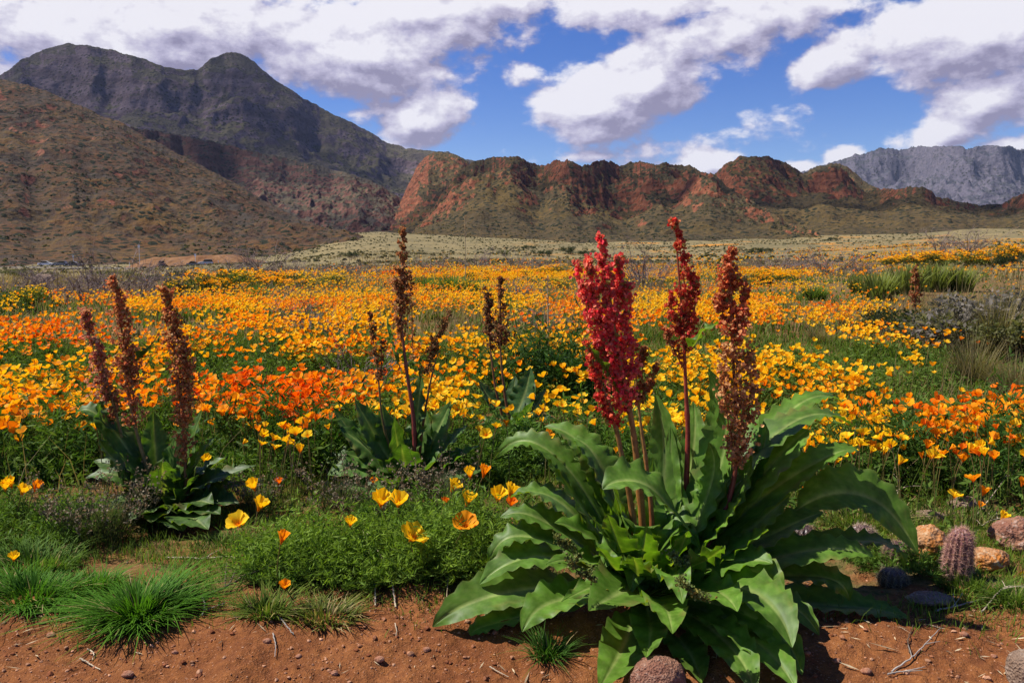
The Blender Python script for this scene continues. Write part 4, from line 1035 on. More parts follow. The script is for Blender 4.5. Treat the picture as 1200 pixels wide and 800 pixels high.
def litter():
    """bits of straw, bark and dead leaf lying about"""
    mb = MB(); n = 4200; x = RNG.uniform(-2.3, 2.3, n); y = 1.3 + 1.9 * RNG.random(n)
    k = RNG.random(n) < .10 + sstep(.46, .66, fbm(x * 3.2, y * 3.2, 3, 501)) * (1 - .6 * sstep(.0, -.35, y - soil_edge(x))); x, y = x[k], y[k]; n = len(x); z = height(x, y) + .003
    a = RNG.uniform(0, 6.28, n); L = np.exp(RNG.normal(-4.5, .55, n)); L = np.clip(L, .004, .045); w = RNG.uniform(.0007, .0022, n)
    ax = np.stack([np.cos(a), np.sin(a), RNG.normal(0, .18, n)], -1) * L[:, None]; ay = np.stack([-np.sin(a), np.cos(a), RNG.normal(0, .3, n)], -1) * w[:, None]
    v, f, c = quads(np.stack([x, y, z + np.abs(ax[:, 2])], -1), ax, ay, lerp_col((.13, .08, .045), (.50, .40, .25), RNG.random(n))); mb.add(v, f, c)
    o = mb.build('litter', M['wood']); tag(o, 'bits of straw and dead leaf scattered on soil and bank', 'litter', kind='stuff')
litter()

# ---------------------------------------------------------------- poppies
def hue_name(t): return 'yellow' if t < .36 else ('orange' if t < .72 else 'deep')


PATCH = [('left of the left dock plant', lambda px, py: px < 110), ('between the two left dock plants', lambda px, py: px < 400), ('around the middle dock plant', lambda px, py: px < 620),
         ('behind the large dock plant', lambda px, py: px < 900), ('in the thick drift at the right edge', lambda px, py: True)]


def all_poppies():
    # (x, y, distance, size, shape, hue, tilt, turn, label)
    near = [(299, 573, 2.62, .062, 'vee', 'yellow', (.5, -.3), .4, 'golden poppy, topmost of the loose column between the left dock and the green clump'),
            (302, 597, 2.50, .066, 'cup', 'yellow', (.6, .2), 1.0, 'golden poppy with an orange heart, second from the top of the loose column'),
            (281, 615, 2.42, .064, 'open', 'yellow', (.75, -.25), .2, 'wide open yellow poppy, leftmost and lowest of the loose column'),
            (329, 635, 2.06, .050, 'vee', 'orange', (.15, .3), .8, 'orange poppy opened to a V at the left end of the green clump'),
            (410, 615, 2.16, .042, 'cup', 'yellow', (.4, .1), .3, 'small yellow poppy alone left of the double bloom'),
            (446, 592, 2.28, .072, 'cup', 'yellow', (.65, .1), .2, 'wide yellow poppy, left half of the double bloom over the green clump'),
            (466, 593, 2.26, .070, 'cup', 'yellow', (.6, -.2), .9, 'yellow poppy, right half of the double bloom over the green clump'),
            (480, 633, 2.10, .072, 'open', 'yellow', (.7, .35), .5, 'wide yellow poppy below the double bloom'),
            (551, 559, 2.60, .056, 'vee', 'yellow', (.2, -.1), .2, 'upright golden poppy, left of the touching pair above the clump'),
            (566, 558, 2.58, .060, 'vee', 'orange', (.2, .2), .9, 'taller golden poppy, right of the touching pair above the clump'),
            (528, 574, 2.52, .060, 'cup', 'yellow', (.4, .5), .4, 'golden poppy just left of and below the touching pair'),
            (546, 591, 2.32, .064, 'cup', 'yellow', (.35, .2), 1.1, 'golden poppy centred under the touching pair'),
            (545, 617, 2.18, .064, 'open', 'orange', (.8, -.1), .3, 'open poppy with an orange heart, lowest of those beside the dock leaves'),
            (583, 586, 2.36, .066, 'cup', 'yellow', (.55, .1), .1, 'large yellow poppy beside the left tips of the dock leaves'),
            (596, 580, 2.50, .062, 'cup', 'yellow', (.3, .4), .7, 'yellow poppy behind the large one at the dock leaf tips'),
            (521, 590, 2.44, .036, 'vee', 'deep', (.1, .1), .2, 'closed deep orange poppy bud left of the golden ones'),
            (598, 592, 2.42, .044, 'cup', 'deep', (.5, .1), .3, 'deep orange poppy half hidden under the large yellow one'),
            (651, 592, 2.40, .048, 'vee', 'deep', (.1, .2), .5, 'deep orange poppy showing between two upright dock leaves'),
            (333, 688, 1.98, .036, 'cup', 'orange', (.6, .1), .3, 'small orange poppy lying low at the foot of the clump'),
            (16, 655, 2.24, .038, 'cup', 'yellow', (.4, .1), .3, 'small yellow poppy low in the grass at the left edge'),
            (6, 574, 2.60, .054, 'cup', 'yellow', (.4, .1), .7, 'golden poppy cut by the left edge of the view'),
            (14, 570, 2.62, .056, 'vee', 'yellow', (.4, -.2), .2, 'tallest golden poppy of the four at the left edge'),
            (25, 579, 2.56, .054, 'cup', 'yellow', (.5, .2), 1.2, 'lower golden poppy, third of the four at the left edge'),
            (40, 574, 2.60, .054, 'vee', 'orange', (.4, .4), .5, 'orange poppy, rightmost of the four at the left edge'),
            (326, 566, 2.75, .036, 'cup', 'deep', (.4, .1), .3, 'small deep orange poppy right of the loose column'),
            (240, 746 - 205, 2.95, .05, 'cup', 'yellow', (.4, .2), .1, 'golden poppy behind the dark leaves of the left dock'),
            (437, 566, 2.75, .036, 'cup', 'orange', (.4, .1), .5, 'small orange poppy among dry weeds below the middle dock'),
            (1128, 540, 2.85, .052, 'cup', 'orange', (.3, .1), .4, 'orange poppy in front of the dark green bush on the right'),
            (1118, 582, 2.62, .044, 'open', 'yellow', (.35, .1), .2, 'flat yellow poppy in the grass behind the orange rock'),
            (1152, 579, 2.62, .048, 'cup', 'orange', (.3, .1), .9, 'upright orange poppy right of the flat yellow one'),
            (1148, 593, 2.58, .030, 'cup', 'orange', (.4, .1), .2, 'little orange poppy under the upright one'),
            (1197, 568, 2.68, .044, 'cup', 'orange', (.3, .2), .2, 'orange poppy at the right edge above the purple rock'),
            (1173, 607, 2.44, .042, 'cup', 'yellow', (.7, .1), .6, 'yellow poppy leaning in front of the purple rock'),
            (1198, 680, 2.16, .040, 'cup', 'yellow', (.4, .1), .2, 'yellow poppy at the right edge beside the tall cactus'),
            (944, 578, 2.60, .044, 'cup', 'orange', (.5, .1), .2, 'orange poppy just behind the tips of the upper right dock leaves'),
            (1086, 524, 2.90, .046, 'cup', 'orange', (.4, .1), .1, 'orange poppy left of the dark green bush'),
            (962, 549, 2.75, .044, 'cup', 'deep', (.4, .1), .1, 'deep orange poppy above the dried stems')]
    for (x, y, d, s_, kind, hue, tl, tz, lab) in near:
        p = at(x, y, d); poppy(p, kind, hue, s_ * 1.38, lab, 'single poppies of the near bank', (tl[0] * .62, tl[1]), tz)
    P = field_points()
    bk = []
    r = np.hypot(P[:, 0], P[:, 1])
    # nothing grows through the dock stalks' feet
    order = np.argsort(r + np.where((P[:, 4] < -10) | (P[:, 4] > 1210) | (P[:, 5] > 800), 100, 0)); NEAR = 262
    near_i, rest = order[:NEAR], order[NEAR:]
    tcol = flower_colour(P[:, 4], P[:, 5], P[:, 0], P[:, 1])
    proto = {}
    for i in near_i:
        x, y, z, h, px, py = P[i]; hue = hue_name(tcol[i])
        where = next(nm for nm, fn in PATCH if fn(px, py))
        lab = {'yellow': 'yellow', 'orange': 'orange', 'deep': 'deep orange'}[hue] + ' poppy ' + where
        kind = random.choice(['cup', 'cup', 'vee', 'open', 'open'])
        size = RNG.uniform(.040, .064)
        pos = (x, y, z + h)
        poppy(pos, kind, hue, size, lab, 'poppies of the near field', (RNG.normal(.38, .22), RNG.normal(.05, .3)), RNG.uniform(0, 6.28))
    Q = P[rest]; tc = tcol[rest]; rq = r[rest]
    col = np.where((tc < .5)[:, None], lerp_col(YEL, ORA, np.clip(tc * 2, 0, 1)), lerp_col(ORA, DEEP, np.clip(tc * 2 - 1, 0, 1))) * RNG.uniform(.88, 1.04, (len(Q), 1))
    top = np.stack([Q[:, 0], Q[:, 1], Q[:, 2] + Q[:, 3]], -1)
    mb = MB()
    nr = rq < 9
    v, f, c = flower_mass(top[nr], col[nr], RNG.uniform(.034, .060, nr.sum()), 2); mb.add(v, f, c)
    md = (rq >= 9) & (rq < 30)
    v, f, c = flower_mass(top[md], col[md], RNG.uniform(.040, .072, md.sum()), 1); mb.add(v, f, c)
    fr = rq >= 30
    v, f, c = flower_mass(top[fr], col[fr] * .9, RNG.uniform(.10, .17, fr.sum()) * np.where(rq[fr] > 75, 2.2, 1), 1); mb.add(v, f, c)
    o = mb.build('poppies', M['petal'], smooth=False); tag(o, 'countless yellow and orange poppies filling the field to the plain', 'flowers', kind='stuff')
    # their stems
    s_ = rq < 8; b = np.stack([Q[s_, 0], Q[s_, 1], Q[s_, 2]], -1); n = len(b)
    mb = MB(); v, f, c = blades(b, Q[s_, 3] * 1.02, .0036 * np.ones(n), np.zeros(n), RNG.uniform(0, 6.28, n), np.tile([.06, .11, .02], (n, 1)), np.tile([.12, .15, .03], (n, 1))); mb.add(v, f, c)
    o = mb.build('poppy_stems', M['grass']); tag(o, 'thin green stems under the massed poppies', 'stems', kind='stuff')
    print('POPPIES', len(P), nr.sum(), md.sum(), fr.sum(), 'near limit', r[near_i].max())
all_poppies()

# ---------------------------------------------------------------- green clumps, grass tufts and weeds of the near bank
def sprig_clump(px, py, rx, ry, h, n, c0, c1, seed, label, group='leafy poppy clumps', name='poppy_plant', leaf=.0095, dome=True):
    g = ground(px, py); root = empty(name, g); tag(root, label, 'plant', group)
    a = RNG.uniform(0, 6.28, n); q = np.sqrt(RNG.random(n))
    bx, by = rx * q * np.cos(a) * .75, ry * q * np.sin(a) * .75
    bz = height(bx + g.x, by + g.y) - g.z
    hh = h * (1 - .55 * q ** 2.2) * RNG.uniform(.30, 1.35, n) * (0.30 + 1.35 * vnoise(bx * 14 + seed, by * 14, seed))
    out = RNG.uniform(.05, .32, n) + .25 * q
    tip = np.stack([bx + rx * out * np.cos(a) + RNG.normal(0, .02, n), by + ry * out * np.sin(a) + RNG.normal(0, .02, n), bz + hh], -1); base = np.stack([bx, by, bz - .004], -1)
    mb = MB(); ml = MB(); K = 17
    d = tip - base
    v, f, c = blades(base, np.linalg.norm(d, axis=1) * .96, .0026, np.clip(np.hypot(d[:, 0], d[:, 1]) / (hh + 1e-3), 0, 1.2), np.arctan2(d[:, 1], d[:, 0]), np.array([.05, .07, .015]), np.array([.08, .14, .025])); mb.add(v, f, c)
    tcol = RNG.random(n)
    for k in range(K):
        t = RNG.uniform(.35, 1.04, n)[:, None]
        cpos = base + d * np.array([1, 1, 0]) * t ** 1.4 + d * np.array([0, 0, 1]) * t
        dv = rvec(n) * np.array([1, 1, .6]) + np.array([0, 0, .55]); dv /= np.linalg.norm(dv, axis=1, keepdims=True)
        L = leaf * RNG.uniform(.6, 1.5, n)[:, None]; sd = np.cross(dv, rvec(n)); sd /= np.linalg.norm(sd, axis=1, keepdims=True)
        col = lerp_col(c0, c1, np.clip(tcol * .6 + .5 * RNG.random(n), 0, 1)) * RNG.uniform(.75, 1.2, (n, 1))
        v, f, c = quads(cpos + dv * L, dv * L, sd * L * .19, col); ml.add(v, f, c)
    mb.build('stems', M['grass'], root); ml.build('foliage', M['grass'], root)
    return root


PG0, PG1 = (.075, .15, .016), (.20, .30, .035)
sprig_clump(372, 664, .22, .15, .105, 620, PG0, PG1, 1, 'bright green feathery clump, left part, with a V shaped orange poppy')
sprig_clump(452, 668, .24, .17, .125, 900, PG0, PG1, 2, 'bright green feathery clump under the double yellow bloom')
sprig_clump(538, 662, .20, .16, .125, 640, PG0, PG1, 3, 'bright green feathery clump touching the large dock leaves')
sprig_clump(505, 622, .22, .14, .10, 420, PG0, (.11, .19, .03), 4, 'green feathery clump behind, under the upright pair of golden poppies')
sprig_clump(20, 622, .30, .18, .11, 560, PG0, (.12, .20, .03), 5, 'green feathery clump under four poppies at the left edge')
sprig_clump(1140, 566, .55, .24, .28, 620, (.028, .075, .012), (.07, .14, .022), 6, 'dark green bush in front of the thick poppy drift at the right', leaf=.018)
sprig_clump(345, 548, .42, .22, .23, 620, (.03, .08, .012), (.08, .15, .022), 7, 'green bush crowned with deep orange poppies left of the middle dock', leaf=.018)
sprig_clump(36, 556, .50, .22, .22, 700, (.03, .08, .012), (.08, .15, .022), 8, 'dark green bush under yellow poppies at the left', leaf=.018)
sprig_clump(690, 548, .42, .22, .20, 420, (.05, .11, .014), (.10, .19, .03), 9, 'low green clump just behind the large dock plant', leaf=.016)
sprig_clump(1050, 560, .40, .22, .18, 360, (.06, .11, .02), (.13, .19, .04), 10, 'grey green clump behind the broadest dock leaf', leaf=.016)
sprig_clump(650, 470, .40, .26, .34, 420, (.02, .055, .012), (.05, .10, .02), 11, 'dark green bush behind the twin brown dock heads', leaf=.026)
for px, py, lab in ((330, 682, 'flat leafy herb at the foot of the green clump, left side'), (1090, 672, 'small leafy herb in front of the orange rock'), (1030, 660, 'small leafy herb between the low cacti')):
    sprig_clump(px, py, .10, .08, .07, 120, (.05, .11, .014), (.12, .20, .03), px, lab, group='small herbs of the near bank', name='herb', leaf=.008)
sprig_clump(150, 520, .34, .2, .22, 420, (.035, .09, .012), (.10, .17, .022), 14, 'green bush among the poppies behind the left dock', leaf=.016)
sprig_clump(560, 556, .26, .18, .17, 360, (.05, .11, .014), (.13, .21, .03), 15, 'green clump with yellow poppies between the middle and large docks', leaf=.013)
sprig_clump(960, 560, .30, .2, .18, 360, (.05, .11, .014), (.13, .21, .03), 16, 'green clump behind the upper right dock leaves', leaf=.014)
sprig_clump(290, 560, .22, .14, .09, 260, (.07, .14, .016), (.20, .28, .04), 17, 'low bright herb right of the left dock', leaf=.010)


def tuft(px, py, r, h, n, c0, c1, label, lean=1.1, dry=.05, w=.0040):
    g = ground(px, py); root = empty('grass_tuft', g); tag(root, label, 'grass tuft', 'grass tufts of the near bank')
    for nm, m, cc0, cc1, hs in (('green_blades', int(n * (1 - dry)), c0, c1, 1.0), ('dry_blades', int(n * dry), (.20, .15, .07), (.42, .34, .18), .9)):
        a = RNG.uniform(0, 6.28, m); q = np.sqrt(RNG.random(m)); x, y = r * .6 * q * np.cos(a), r * .45 * q * np.sin(a); z = height(x + g.x, y + g.y) - g.z
        mb = MB(); v, f, c = blades(np.stack([x, y, z - .004], -1), h * RNG.uniform(.4, 1.15, m) * hs * (.6 + .7 * vnoise(a * 1.1 + py, q * 2 + px, 9)), w * RNG.uniform(.7, 1.3, m), lean * (.15 + q * RNG.uniform(.4, 1.35, m)) * (.55 + .9 * vnoise(a * 1.4 + px, a * 0 + py, 8)), a + RNG.normal(0, .5, m),
                                    np.array(cc0) * RNG.uniform(.6, 1.2, (m, 1)), lerp_col(cc1, np.array(cc1) * np.array([1.35, 1.2, .9]), RNG.random(m)), seg=4, curve=.8); mb.add(v, f, c)
        mb.build(nm, M['grass'], root)['kind'] = 'stuff'


TG0, TG1 = (.030, .085, .010), (.075, .20, .016)
tuft(162, 722, .165, .105, 1500, TG0, TG1, 'big rounded green grass tuft hanging over the bare soil at lower left', lean=1.25)
tuft(38, 700, .22, .08, 1100, TG0, TG1, 'wide low grass tuft at the lower left corner of the bank', lean=1.3)
tuft(40, 668, .20, .07, 800, TG0, (.10, .19, .03), 'low grass tuft behind the corner one, with a small poppy', lean=1.2)
tuft(110, 690, .12, .07, 420, TG0, TG1, 'small grass tuft linking the two left ones', lean=1.2)
tuft(312, 722, .10, .07, 360, TG0, (.13, .18, .03), 'thin grass tuft on the soil edge below the green clump', lean=1.3)
tuft(380, 722, .14, .06, 420, (.05, .08, .015), (.15, .18, .04), 'olive grass tuft along the soil edge under the clump', lean=1.3, dry=.25)
tuft(643, 768, .065, .07, 320, TG0, (.06, .14, .025), 'spiky little grass tuft on bare soil beneath the dock leaves', lean=1.1, w=.0028)
tuft(1190, 706, .12, .06, 340, TG0, (.11, .18, .03), 'grass tuft at the right edge beside the flat stone', lean=1.2)
tuft(1145, 690, .16, .05, 460, TG0, (.12, .19, .03), 'short grass at the foot of the tall cactus', lean=1.2)
tuft(270, 640, .2, .045, 420, TG0, (.12, .20, .03), 'short grass patch below the loose column of poppies', lean=1.1)
tuft(1010, 612, .25, .10, 500, TG0, (.12, .19, .04), 'thin grass behind the broadest dock leaf', lean=.9, dry=.3)
tuft(1130, 618, .3, .07, 700, TG0, (.14, .20, .05), 'thin grass behind the two orange rocks', lean=.9, dry=.3)


def dry_weed(px, py, r, h, n, label, c0=(.06, .07, .03), c1=(.13, .12, .06), pod=(.22, .18, .11)):
    g = ground(px, py); root = empty('dry_weed', g); tag(root, label, 'weed', 'wiry weeds of the near bank')
    mb, mp = MB(), MB()
    for k in range(n):
        a = RNG.uniform(0, 6.28); q = math.sqrt(RNG.random()); b = np.array([r * .5 * q * math.cos(a), r * .4 * q * math.sin(a), -.005])
        t = b + np.array([r * .6 * q * math.cos(a), r * .5 * q * math.sin(a), h * RNG.uniform(.6, 1.05)])
        path = smooth_path([b, (b + t) / 2 + RNG.normal(0, .012, 3), t], 7)
        v, f = tube(path, np.linspace(.0013, .0007, 7), 3); mb.add(v, f, lerp_col(c0, c1, np.repeat(np.linspace(0, 1, 7), 3)))
        for j in range(6):
            i = RNG.integers(3, 7); p0 = path[i]; d = rvec(1)[0] * .5 + np.array([0, 0, .8]); p1 = p0 + d * h * RNG.uniform(.05, .16)
            v, f = tube([p0, (p0 + p1) / 2 + rvec(1)[0] * .004, p1], [.0008, .0006, .0005], 3); mb.add(v, f, c1)
            cc = np.repeat((p1 + RNG.normal(0, .004, (4, 3))), 1, 0); dv = rvec(4); s_ = np.cross(dv, rvec(4))
            v, f, c = quads(cc, dv * .0042, s_ * .004, np.array(pod) * RNG.uniform(.5, 1.3, (4, 1))); mp.add(v, f, c)
    m = n * 30; a = RNG.uniform(0, 6.28, m); q = np.sqrt(RNG.random(m))
    v, f, c = blades(np.stack([r * .5 * q * np.cos(a), r * .4 * q * np.sin(a), RNG.uniform(0, .5, m) * h], -1), RNG.uniform(.02, .05, m), .0016, RNG.uniform(.2, 1, m), a, np.array(c0), np.array([.09, .12, .05])); mb.add(v, f, c)
    mb.build('stems', M['grass'], root); mp.build('seed_pods', M['seed'], root)['kind'] = 'stuff'


dry_weed(112, 634, .20, .20, 60, 'wiry grey green weed in front of the left dock plant')
dry_weed(168, 612, .14, .20, 30, 'wiry weed standing close against the left dock leaves')
dry_weed(452, 610, .20, .13, 50, 'brownish wiry weed below the middle dock leaves', c1=(.16, .12, .06))
dry_weed(515, 596, .18, .20, 40, 'wiry weed with tiny pods right of the middle dock', c1=(.15, .12, .06))
dry_weed(400, 600, .16, .16, 28, 'small wiry weed left of the middle dock base', c1=(.16, .13, .07))
dry_weed(300, 600, .12, .14, 20, 'sparse wiry weed among the loose column of poppies', c1=(.14, .13, .06))
dry_weed(640, 440, .28, .55, 16, 'tall thin seeding weed above the dark bush in mid field', c1=(.07, .09, .03))

# ---------------------------------------------------------------- cacti, rocks, sticks
import bmesh
from mathutils import noise as mn


def cactus(px, py, h, r, label, col=(.055, .062, .045), spine=(.46, .30, .28), lean=(0, 0), dens=1.0):
    g = ground(px, py); root = empty('cactus', g + Vector((0, 0, -.008))); tag(root, label, 'cactus', 'hedgehog cacti beside the large dock')
    nu, nv, ribs = 26, 97, 13
    t = np.linspace(0, 1, nu)[:, None]; a = np.linspace(0, 2 * math.pi, nv)[None, :]
    prof = np.where(t < .72, .88 + .12 * np.sin(t / .72 * math.pi), np.sqrt(np.clip(1 - ((t - .72) / .28) ** 2, 0, 1)) * .88)
    rr = r * prof * (1 + .11 * np.cos(ribs * a) + .02 * np.sin(t * 60) * np.cos(ribs * a))
    P = np.stack([rr * np.cos(a) + lean[0] * t ** 1.5 * h, rr * np.sin(a) + lean[1] * t ** 1.5 * h, t * h + 0 * a], -1)
    c = lerp_col(np.array(col) * 1.1, np.array(col) * np.array([1.3, .9, 1.1]), np.repeat(np.linspace(0, 1, nu), nv))
    mb = MB(); mb.add(P.reshape(-1, 3), grid_faces(nu, nv)[:, ::-1], c); mb.build('body', M['stem'], root)
    n = int(2600 * dens * h / .15); tt = RNG.uniform(.02, 1, n); k = RNG.integers(0, ribs, n); aa = k * 2 * math.pi / ribs + RNG.normal(0, .05, n)
    tt = np.round(tt * 22) / 22 + RNG.normal(0, .006, n); tt = np.clip(tt, 0, 1)
    pr = np.where(tt < .72, .88 + .12 * np.sin(tt / .72 * math.pi), np.sqrt(np.clip(1 - ((tt - .72) / .28) ** 2, 0, 1)) * .88)
    R = r * pr * 1.11; p = np.stack([R * np.cos(aa) + lean[0] * tt ** 1.5 * h, R * np.sin(aa) + lean[1] * tt ** 1.5 * h, tt * h], -1)
    nrm = np.stack([np.cos(aa), np.sin(aa), np.clip((tt - .7) * 3.5, 0, 2)], -1); dv = nrm * .45 + rvec(n) * .8; dv /= np.linalg.norm(dv, axis=1, keepdims=True)
    L = RNG.uniform(.008, .020, n)[:, None]; sd = np.cross(dv, rvec(n)); sd /= np.linalg.norm(sd, axis=1, keepdims=True)
    V = np.stack([p - sd * .00055, p + sd * .00055, p + dv * L], 1).reshape(-1, 3)
    ms = MB(); ms.add(V, np.arange(3 * n).reshape(-1, 3), np.repeat(np.array(spine) * RNG.uniform(.55, 1.25, (n, 1)), 3, 0)); ms.build('spines', M['grass'], root)


cactus(1120, 680, .158, .033, 'tall purplish spiny cactus standing in front of the two orange rocks', col=(.13, .075, .062), spine=(.62, .37, .31), lean=(.06, 0))
cactus(1050, 664, .085, .036, 'short brown cactus just under the tip of the broadest leaf', col=(.06, .045, .035), spine=(.42, .28, .20))
cactus(1010, 646, .090, .038, 'pale brown cactus half covered by the broadest leaf', col=(.065, .05, .04), spine=(.55, .42, .34))
cactus(932, 640, .075, .036, 'dark tilted cactus left of the other small ones', col=(.045, .035, .03), spine=(.34, .24, .20), lean=(.35, 0))
cactus(1046, 684, .050, .036, 'squat grey brown cactus low beneath the leaf tip', col=(.06, .055, .035), spine=(.32, .27, .18))
cactus(1086, 650, .050, .026, 'tiny dark cactus between the short brown one and the orange rock', col=(.04, .03, .03), spine=(.25, .18, .15))

M['rock_orange'] = rock_mat('orange_lichen_rock', (.36, .19, .09), (.44, .15, .025), (.50, .36, .22))
M['rock_purple'] = rock_mat('purple_rock', (.20, .085, .055), (.30, .15, .08), (.36, .25, .20))
M['rock_brown'] = rock_mat('brown_granite', (.20, .085, .055), (.28, .14, .09), (.36, .22, .16), 90)
M['pebble'] = plain_mat('pebble', (.20, .075, .04), (.34, .18, .11), 90, .9, .15)
M['rock_grey'] = rock_mat('tan_stone', (.20, .13, .09), (.26, .18, .13), (.34, .26, .2), 80)


def rock(px, py, sx, sy, sz, mat, seed, label, rough=.35, rz=0.0, sink=.25, facet=.5, top=None, name='rock'):
    g = ground(px, py)
    bm = bmesh.new(); bmesh.ops.create_icosphere(bm, subdivisions=5, radius=1.0)
    off = Vector((seed * 3.7, seed * 1.3, seed * 2.1))
    planes = [Vector(rvec(1)[0]) for _ in range(10)]
    for v in bm.verts:
        p = v.co.copy()
        for q in planes:
            e = p.dot(q) - (.80 + .12 * mn.noise(q * 5 + off))
            if e > 0: p -= q * e * facet
        d = 1 + rough * (mn.fractal(p * 1.3 + off, 1.0, 2.0, 4) * .5) + .05 * mn.noise(p * 9 + off) + .022 * mn.noise(p * 24 + off)
        p *= d
        v.co = Vector((p.x * sx, p.y * sy, p.z * sz))
    me = bpy.data.meshes.new(name); bm.to_mesh(me); bm.free(); me.materials.append(M[mat])
    me.polygons.foreach_set('use_smooth', [True] * len(me.polygons))
    o = bpy.data.objects.new(name, me); COL.objects.link(o); o.location = (g.x, g.y, g.z + sz * (1 - 2 * sink)); o.rotation_euler = (0, 0, rz)
    tag(o, label, 'rock', 'stones around the dock plant'); return o


rock(1088, 650, .060, .05, .062, 'rock_orange', 3, 'orange and cream rock standing left of the tall cactus', rz=.3)
rock(1156, 664, .064, .05, .036, 'rock_orange', 7, 'flat orange rock lying right of the tall cactus', rz=-.2)
rock(1190, 640, .075, .07, .062, 'rock_purple', 12, 'reddish purple rock at the right edge behind a yellow poppy', rz=.5)
rock(771, 812, .064, .055, .060, 'rock_brown', 21, 'rounded brown granite stone in front of the dock plant', rough=.15, facet=.15, sink=.3)
rock(1204, 806, .040, .05, .060, 'rock_grey', 31, 'tan boulder cut by the lower right corner', rough=.2, facet=.3)
rock(1090, 704, .060, .035, .016, 'rock_grey', 35, 'flat grey stone on the soil below the tall cactus', sink=.3)
rock(892, 598, .045, .04, .032, 'rock_orange', 41, 'pale brown rock seen through the right dock leaves')
rock(1090, 612, .06, .05, .030, 'rock_grey', 44, 'low greenish tan rock behind the orange rock')
rock(965, 650, .055, .04, .024, 'rock_purple', 48, 'low red brown rock behind the long horizontal dock leaf')
rock(1165, 690, .04, .03, .014, 'rock_brown', 52, 'small brown stone in the grass by the right edge')
rock(694, 668, .022, .02, .020, 'rock_purple', 57, 'small pink pebble inside the dock rosette')
rock(1135, 596, .07, .05, .03, 'rock_grey', 61, 'half buried tan rock in the grass under the flat yellow poppy')
for k, (px, py, sz_) in enumerate(((313, 752, .008), (205, 765, .006), (445, 775, .009), (350, 770, .006), (392, 790, .007), (60, 745, .008), (500, 762, .007), (1015, 788, .009), (1130, 745, .008), (1165, 770, .006), (980, 775, .007), (150, 792, .010))):
    o = rock(px, py, sz_ * 1.3, sz_, sz_ * .8, 'pebble', 70 + k, 'loose reddish pebble lying on the bare soil', name='pebble'); o['group'] = 'pebbles on the bare soil'; o['category'] = 'pebble'


def stick(pts, r, col, label, lift=.006, name='twig', side=0):
    P = [ground(x, y) for x, y, *_ in pts]; g = P[0].copy()
    L = [np.array(p - g) + np.array([0, 0, lift + (q[2] if len(q) > 2 else 0)]) for p, q in zip(P, pts)]
    path = smooth_path(L, 24) + 0.25 * r * RNG.normal(size=(24, 3))
    root = empty(name, g); tag(root, label, 'twig', 'dead twigs on the ground')
    mb = MB(); v, f = tube(path, np.linspace(r, r * .45, 24), 6); mb.add(v, f, np.array(col) * RNG.uniform(.8, 1.1)); mb.build('stem', M['wood'], root)
    for k in range(side):
        i = RNG.integers(6, 20); d = path[i + 1] - path[i]; d /= np.linalg.norm(d); s_ = np.cross(d, [0, 0, 1]) * RNG.choice([-1, 1])
        q = path[i] + (d * .6 + s_ * .7 + np.array([0, 0, .25])) * r * RNG.uniform(14, 26)
        mb = MB(); v, f = tube(smooth_path([path[i], (path[i] + q) / 2 + rvec(1)[0] * r, q], 8), np.linspace(r * .6, r * .25, 8), 5); mb.add(v, f, np.array(col)); mb.build('side_twig', M['wood'], root)


PALE, GREY, DARK = (.42, .34, .24), (.26, .23, .20), (.10, .075, .055)
stick([(440, 712), (438, 684, .03), (424, 655, .10)], .0022, PALE, 'pale bent twig in the dark hollow of the green clump')
stick([(464, 714), (456, 684, .03), (430, 660, .09)], .0024, PALE, 'longer pale twig beside the bent one in the hollow')
stick([(522, 716), (526, 690, .03), (528, 672, .06)], .002, (.28, .2, .13), 'thin brown twig upright at the right end of the green clump')
stick([(195, 655), (243, 656), (268, 654), (290, 661)], .0032, PALE, 'pale stick lying in the grass left of the green clump', side=2)
stick([(192, 616), (206, 616), (222, 619)], .0026, PALE, 'pale stick on soil under the left dock plant')
stick([(236, 704), (276, 690, .015), (322, 664, .03)], .0042, DARK, 'dark branch leaning at the left end of the green clump', side=3)
stick([(236, 700), (240, 712), (237, 724)], .003, GREY, 'short grey stick beside the big grass tuft', side=1)
stick([(322, 718), (333, 732), (344, 746)], .0028, GREY, 'grey stick on the soil edge below the green clump')
stick([(94, 774), (108, 782), (118, 787)], .0022, PALE, 'short pale stick on bare soil at lower left')
stick([(103, 763), (110, 768), (108, 776)], .0018, PALE, 'curled pale twig just above the short stick')
stick([(320, 745), (323, 758), (322, 772)], .0018, GREY, 'thin grey twig on bare soil below the grey stick')
stick([(463, 733), (465, 742), (464, 748)], .0016, PALE, 'tiny pale twig on the soil in the middle')
stick([(574, 784), (584, 790), (596, 796)], .0016, PALE, 'tiny pale twig on soil left of the spiky tuft')
stick([(1044, 790), (1072, 770), (1102, 738)], .0022, GREY, 'thin dark twig slanting over the soil at right', side=3)
stick([(1040, 793), (1060, 789), (1084, 784)], .002, GREY, 'grey twig lying under the slanting one', side=1)
stick([(1066, 768), (1064, 752), (1070, 735)], .0016, DARK, 'fine upright twig crossing the slanting one')
stick([(1096, 718), (1130, 710), (1156, 704)], .0024, GREY, 'grey twig right of the flat stone', side=2)
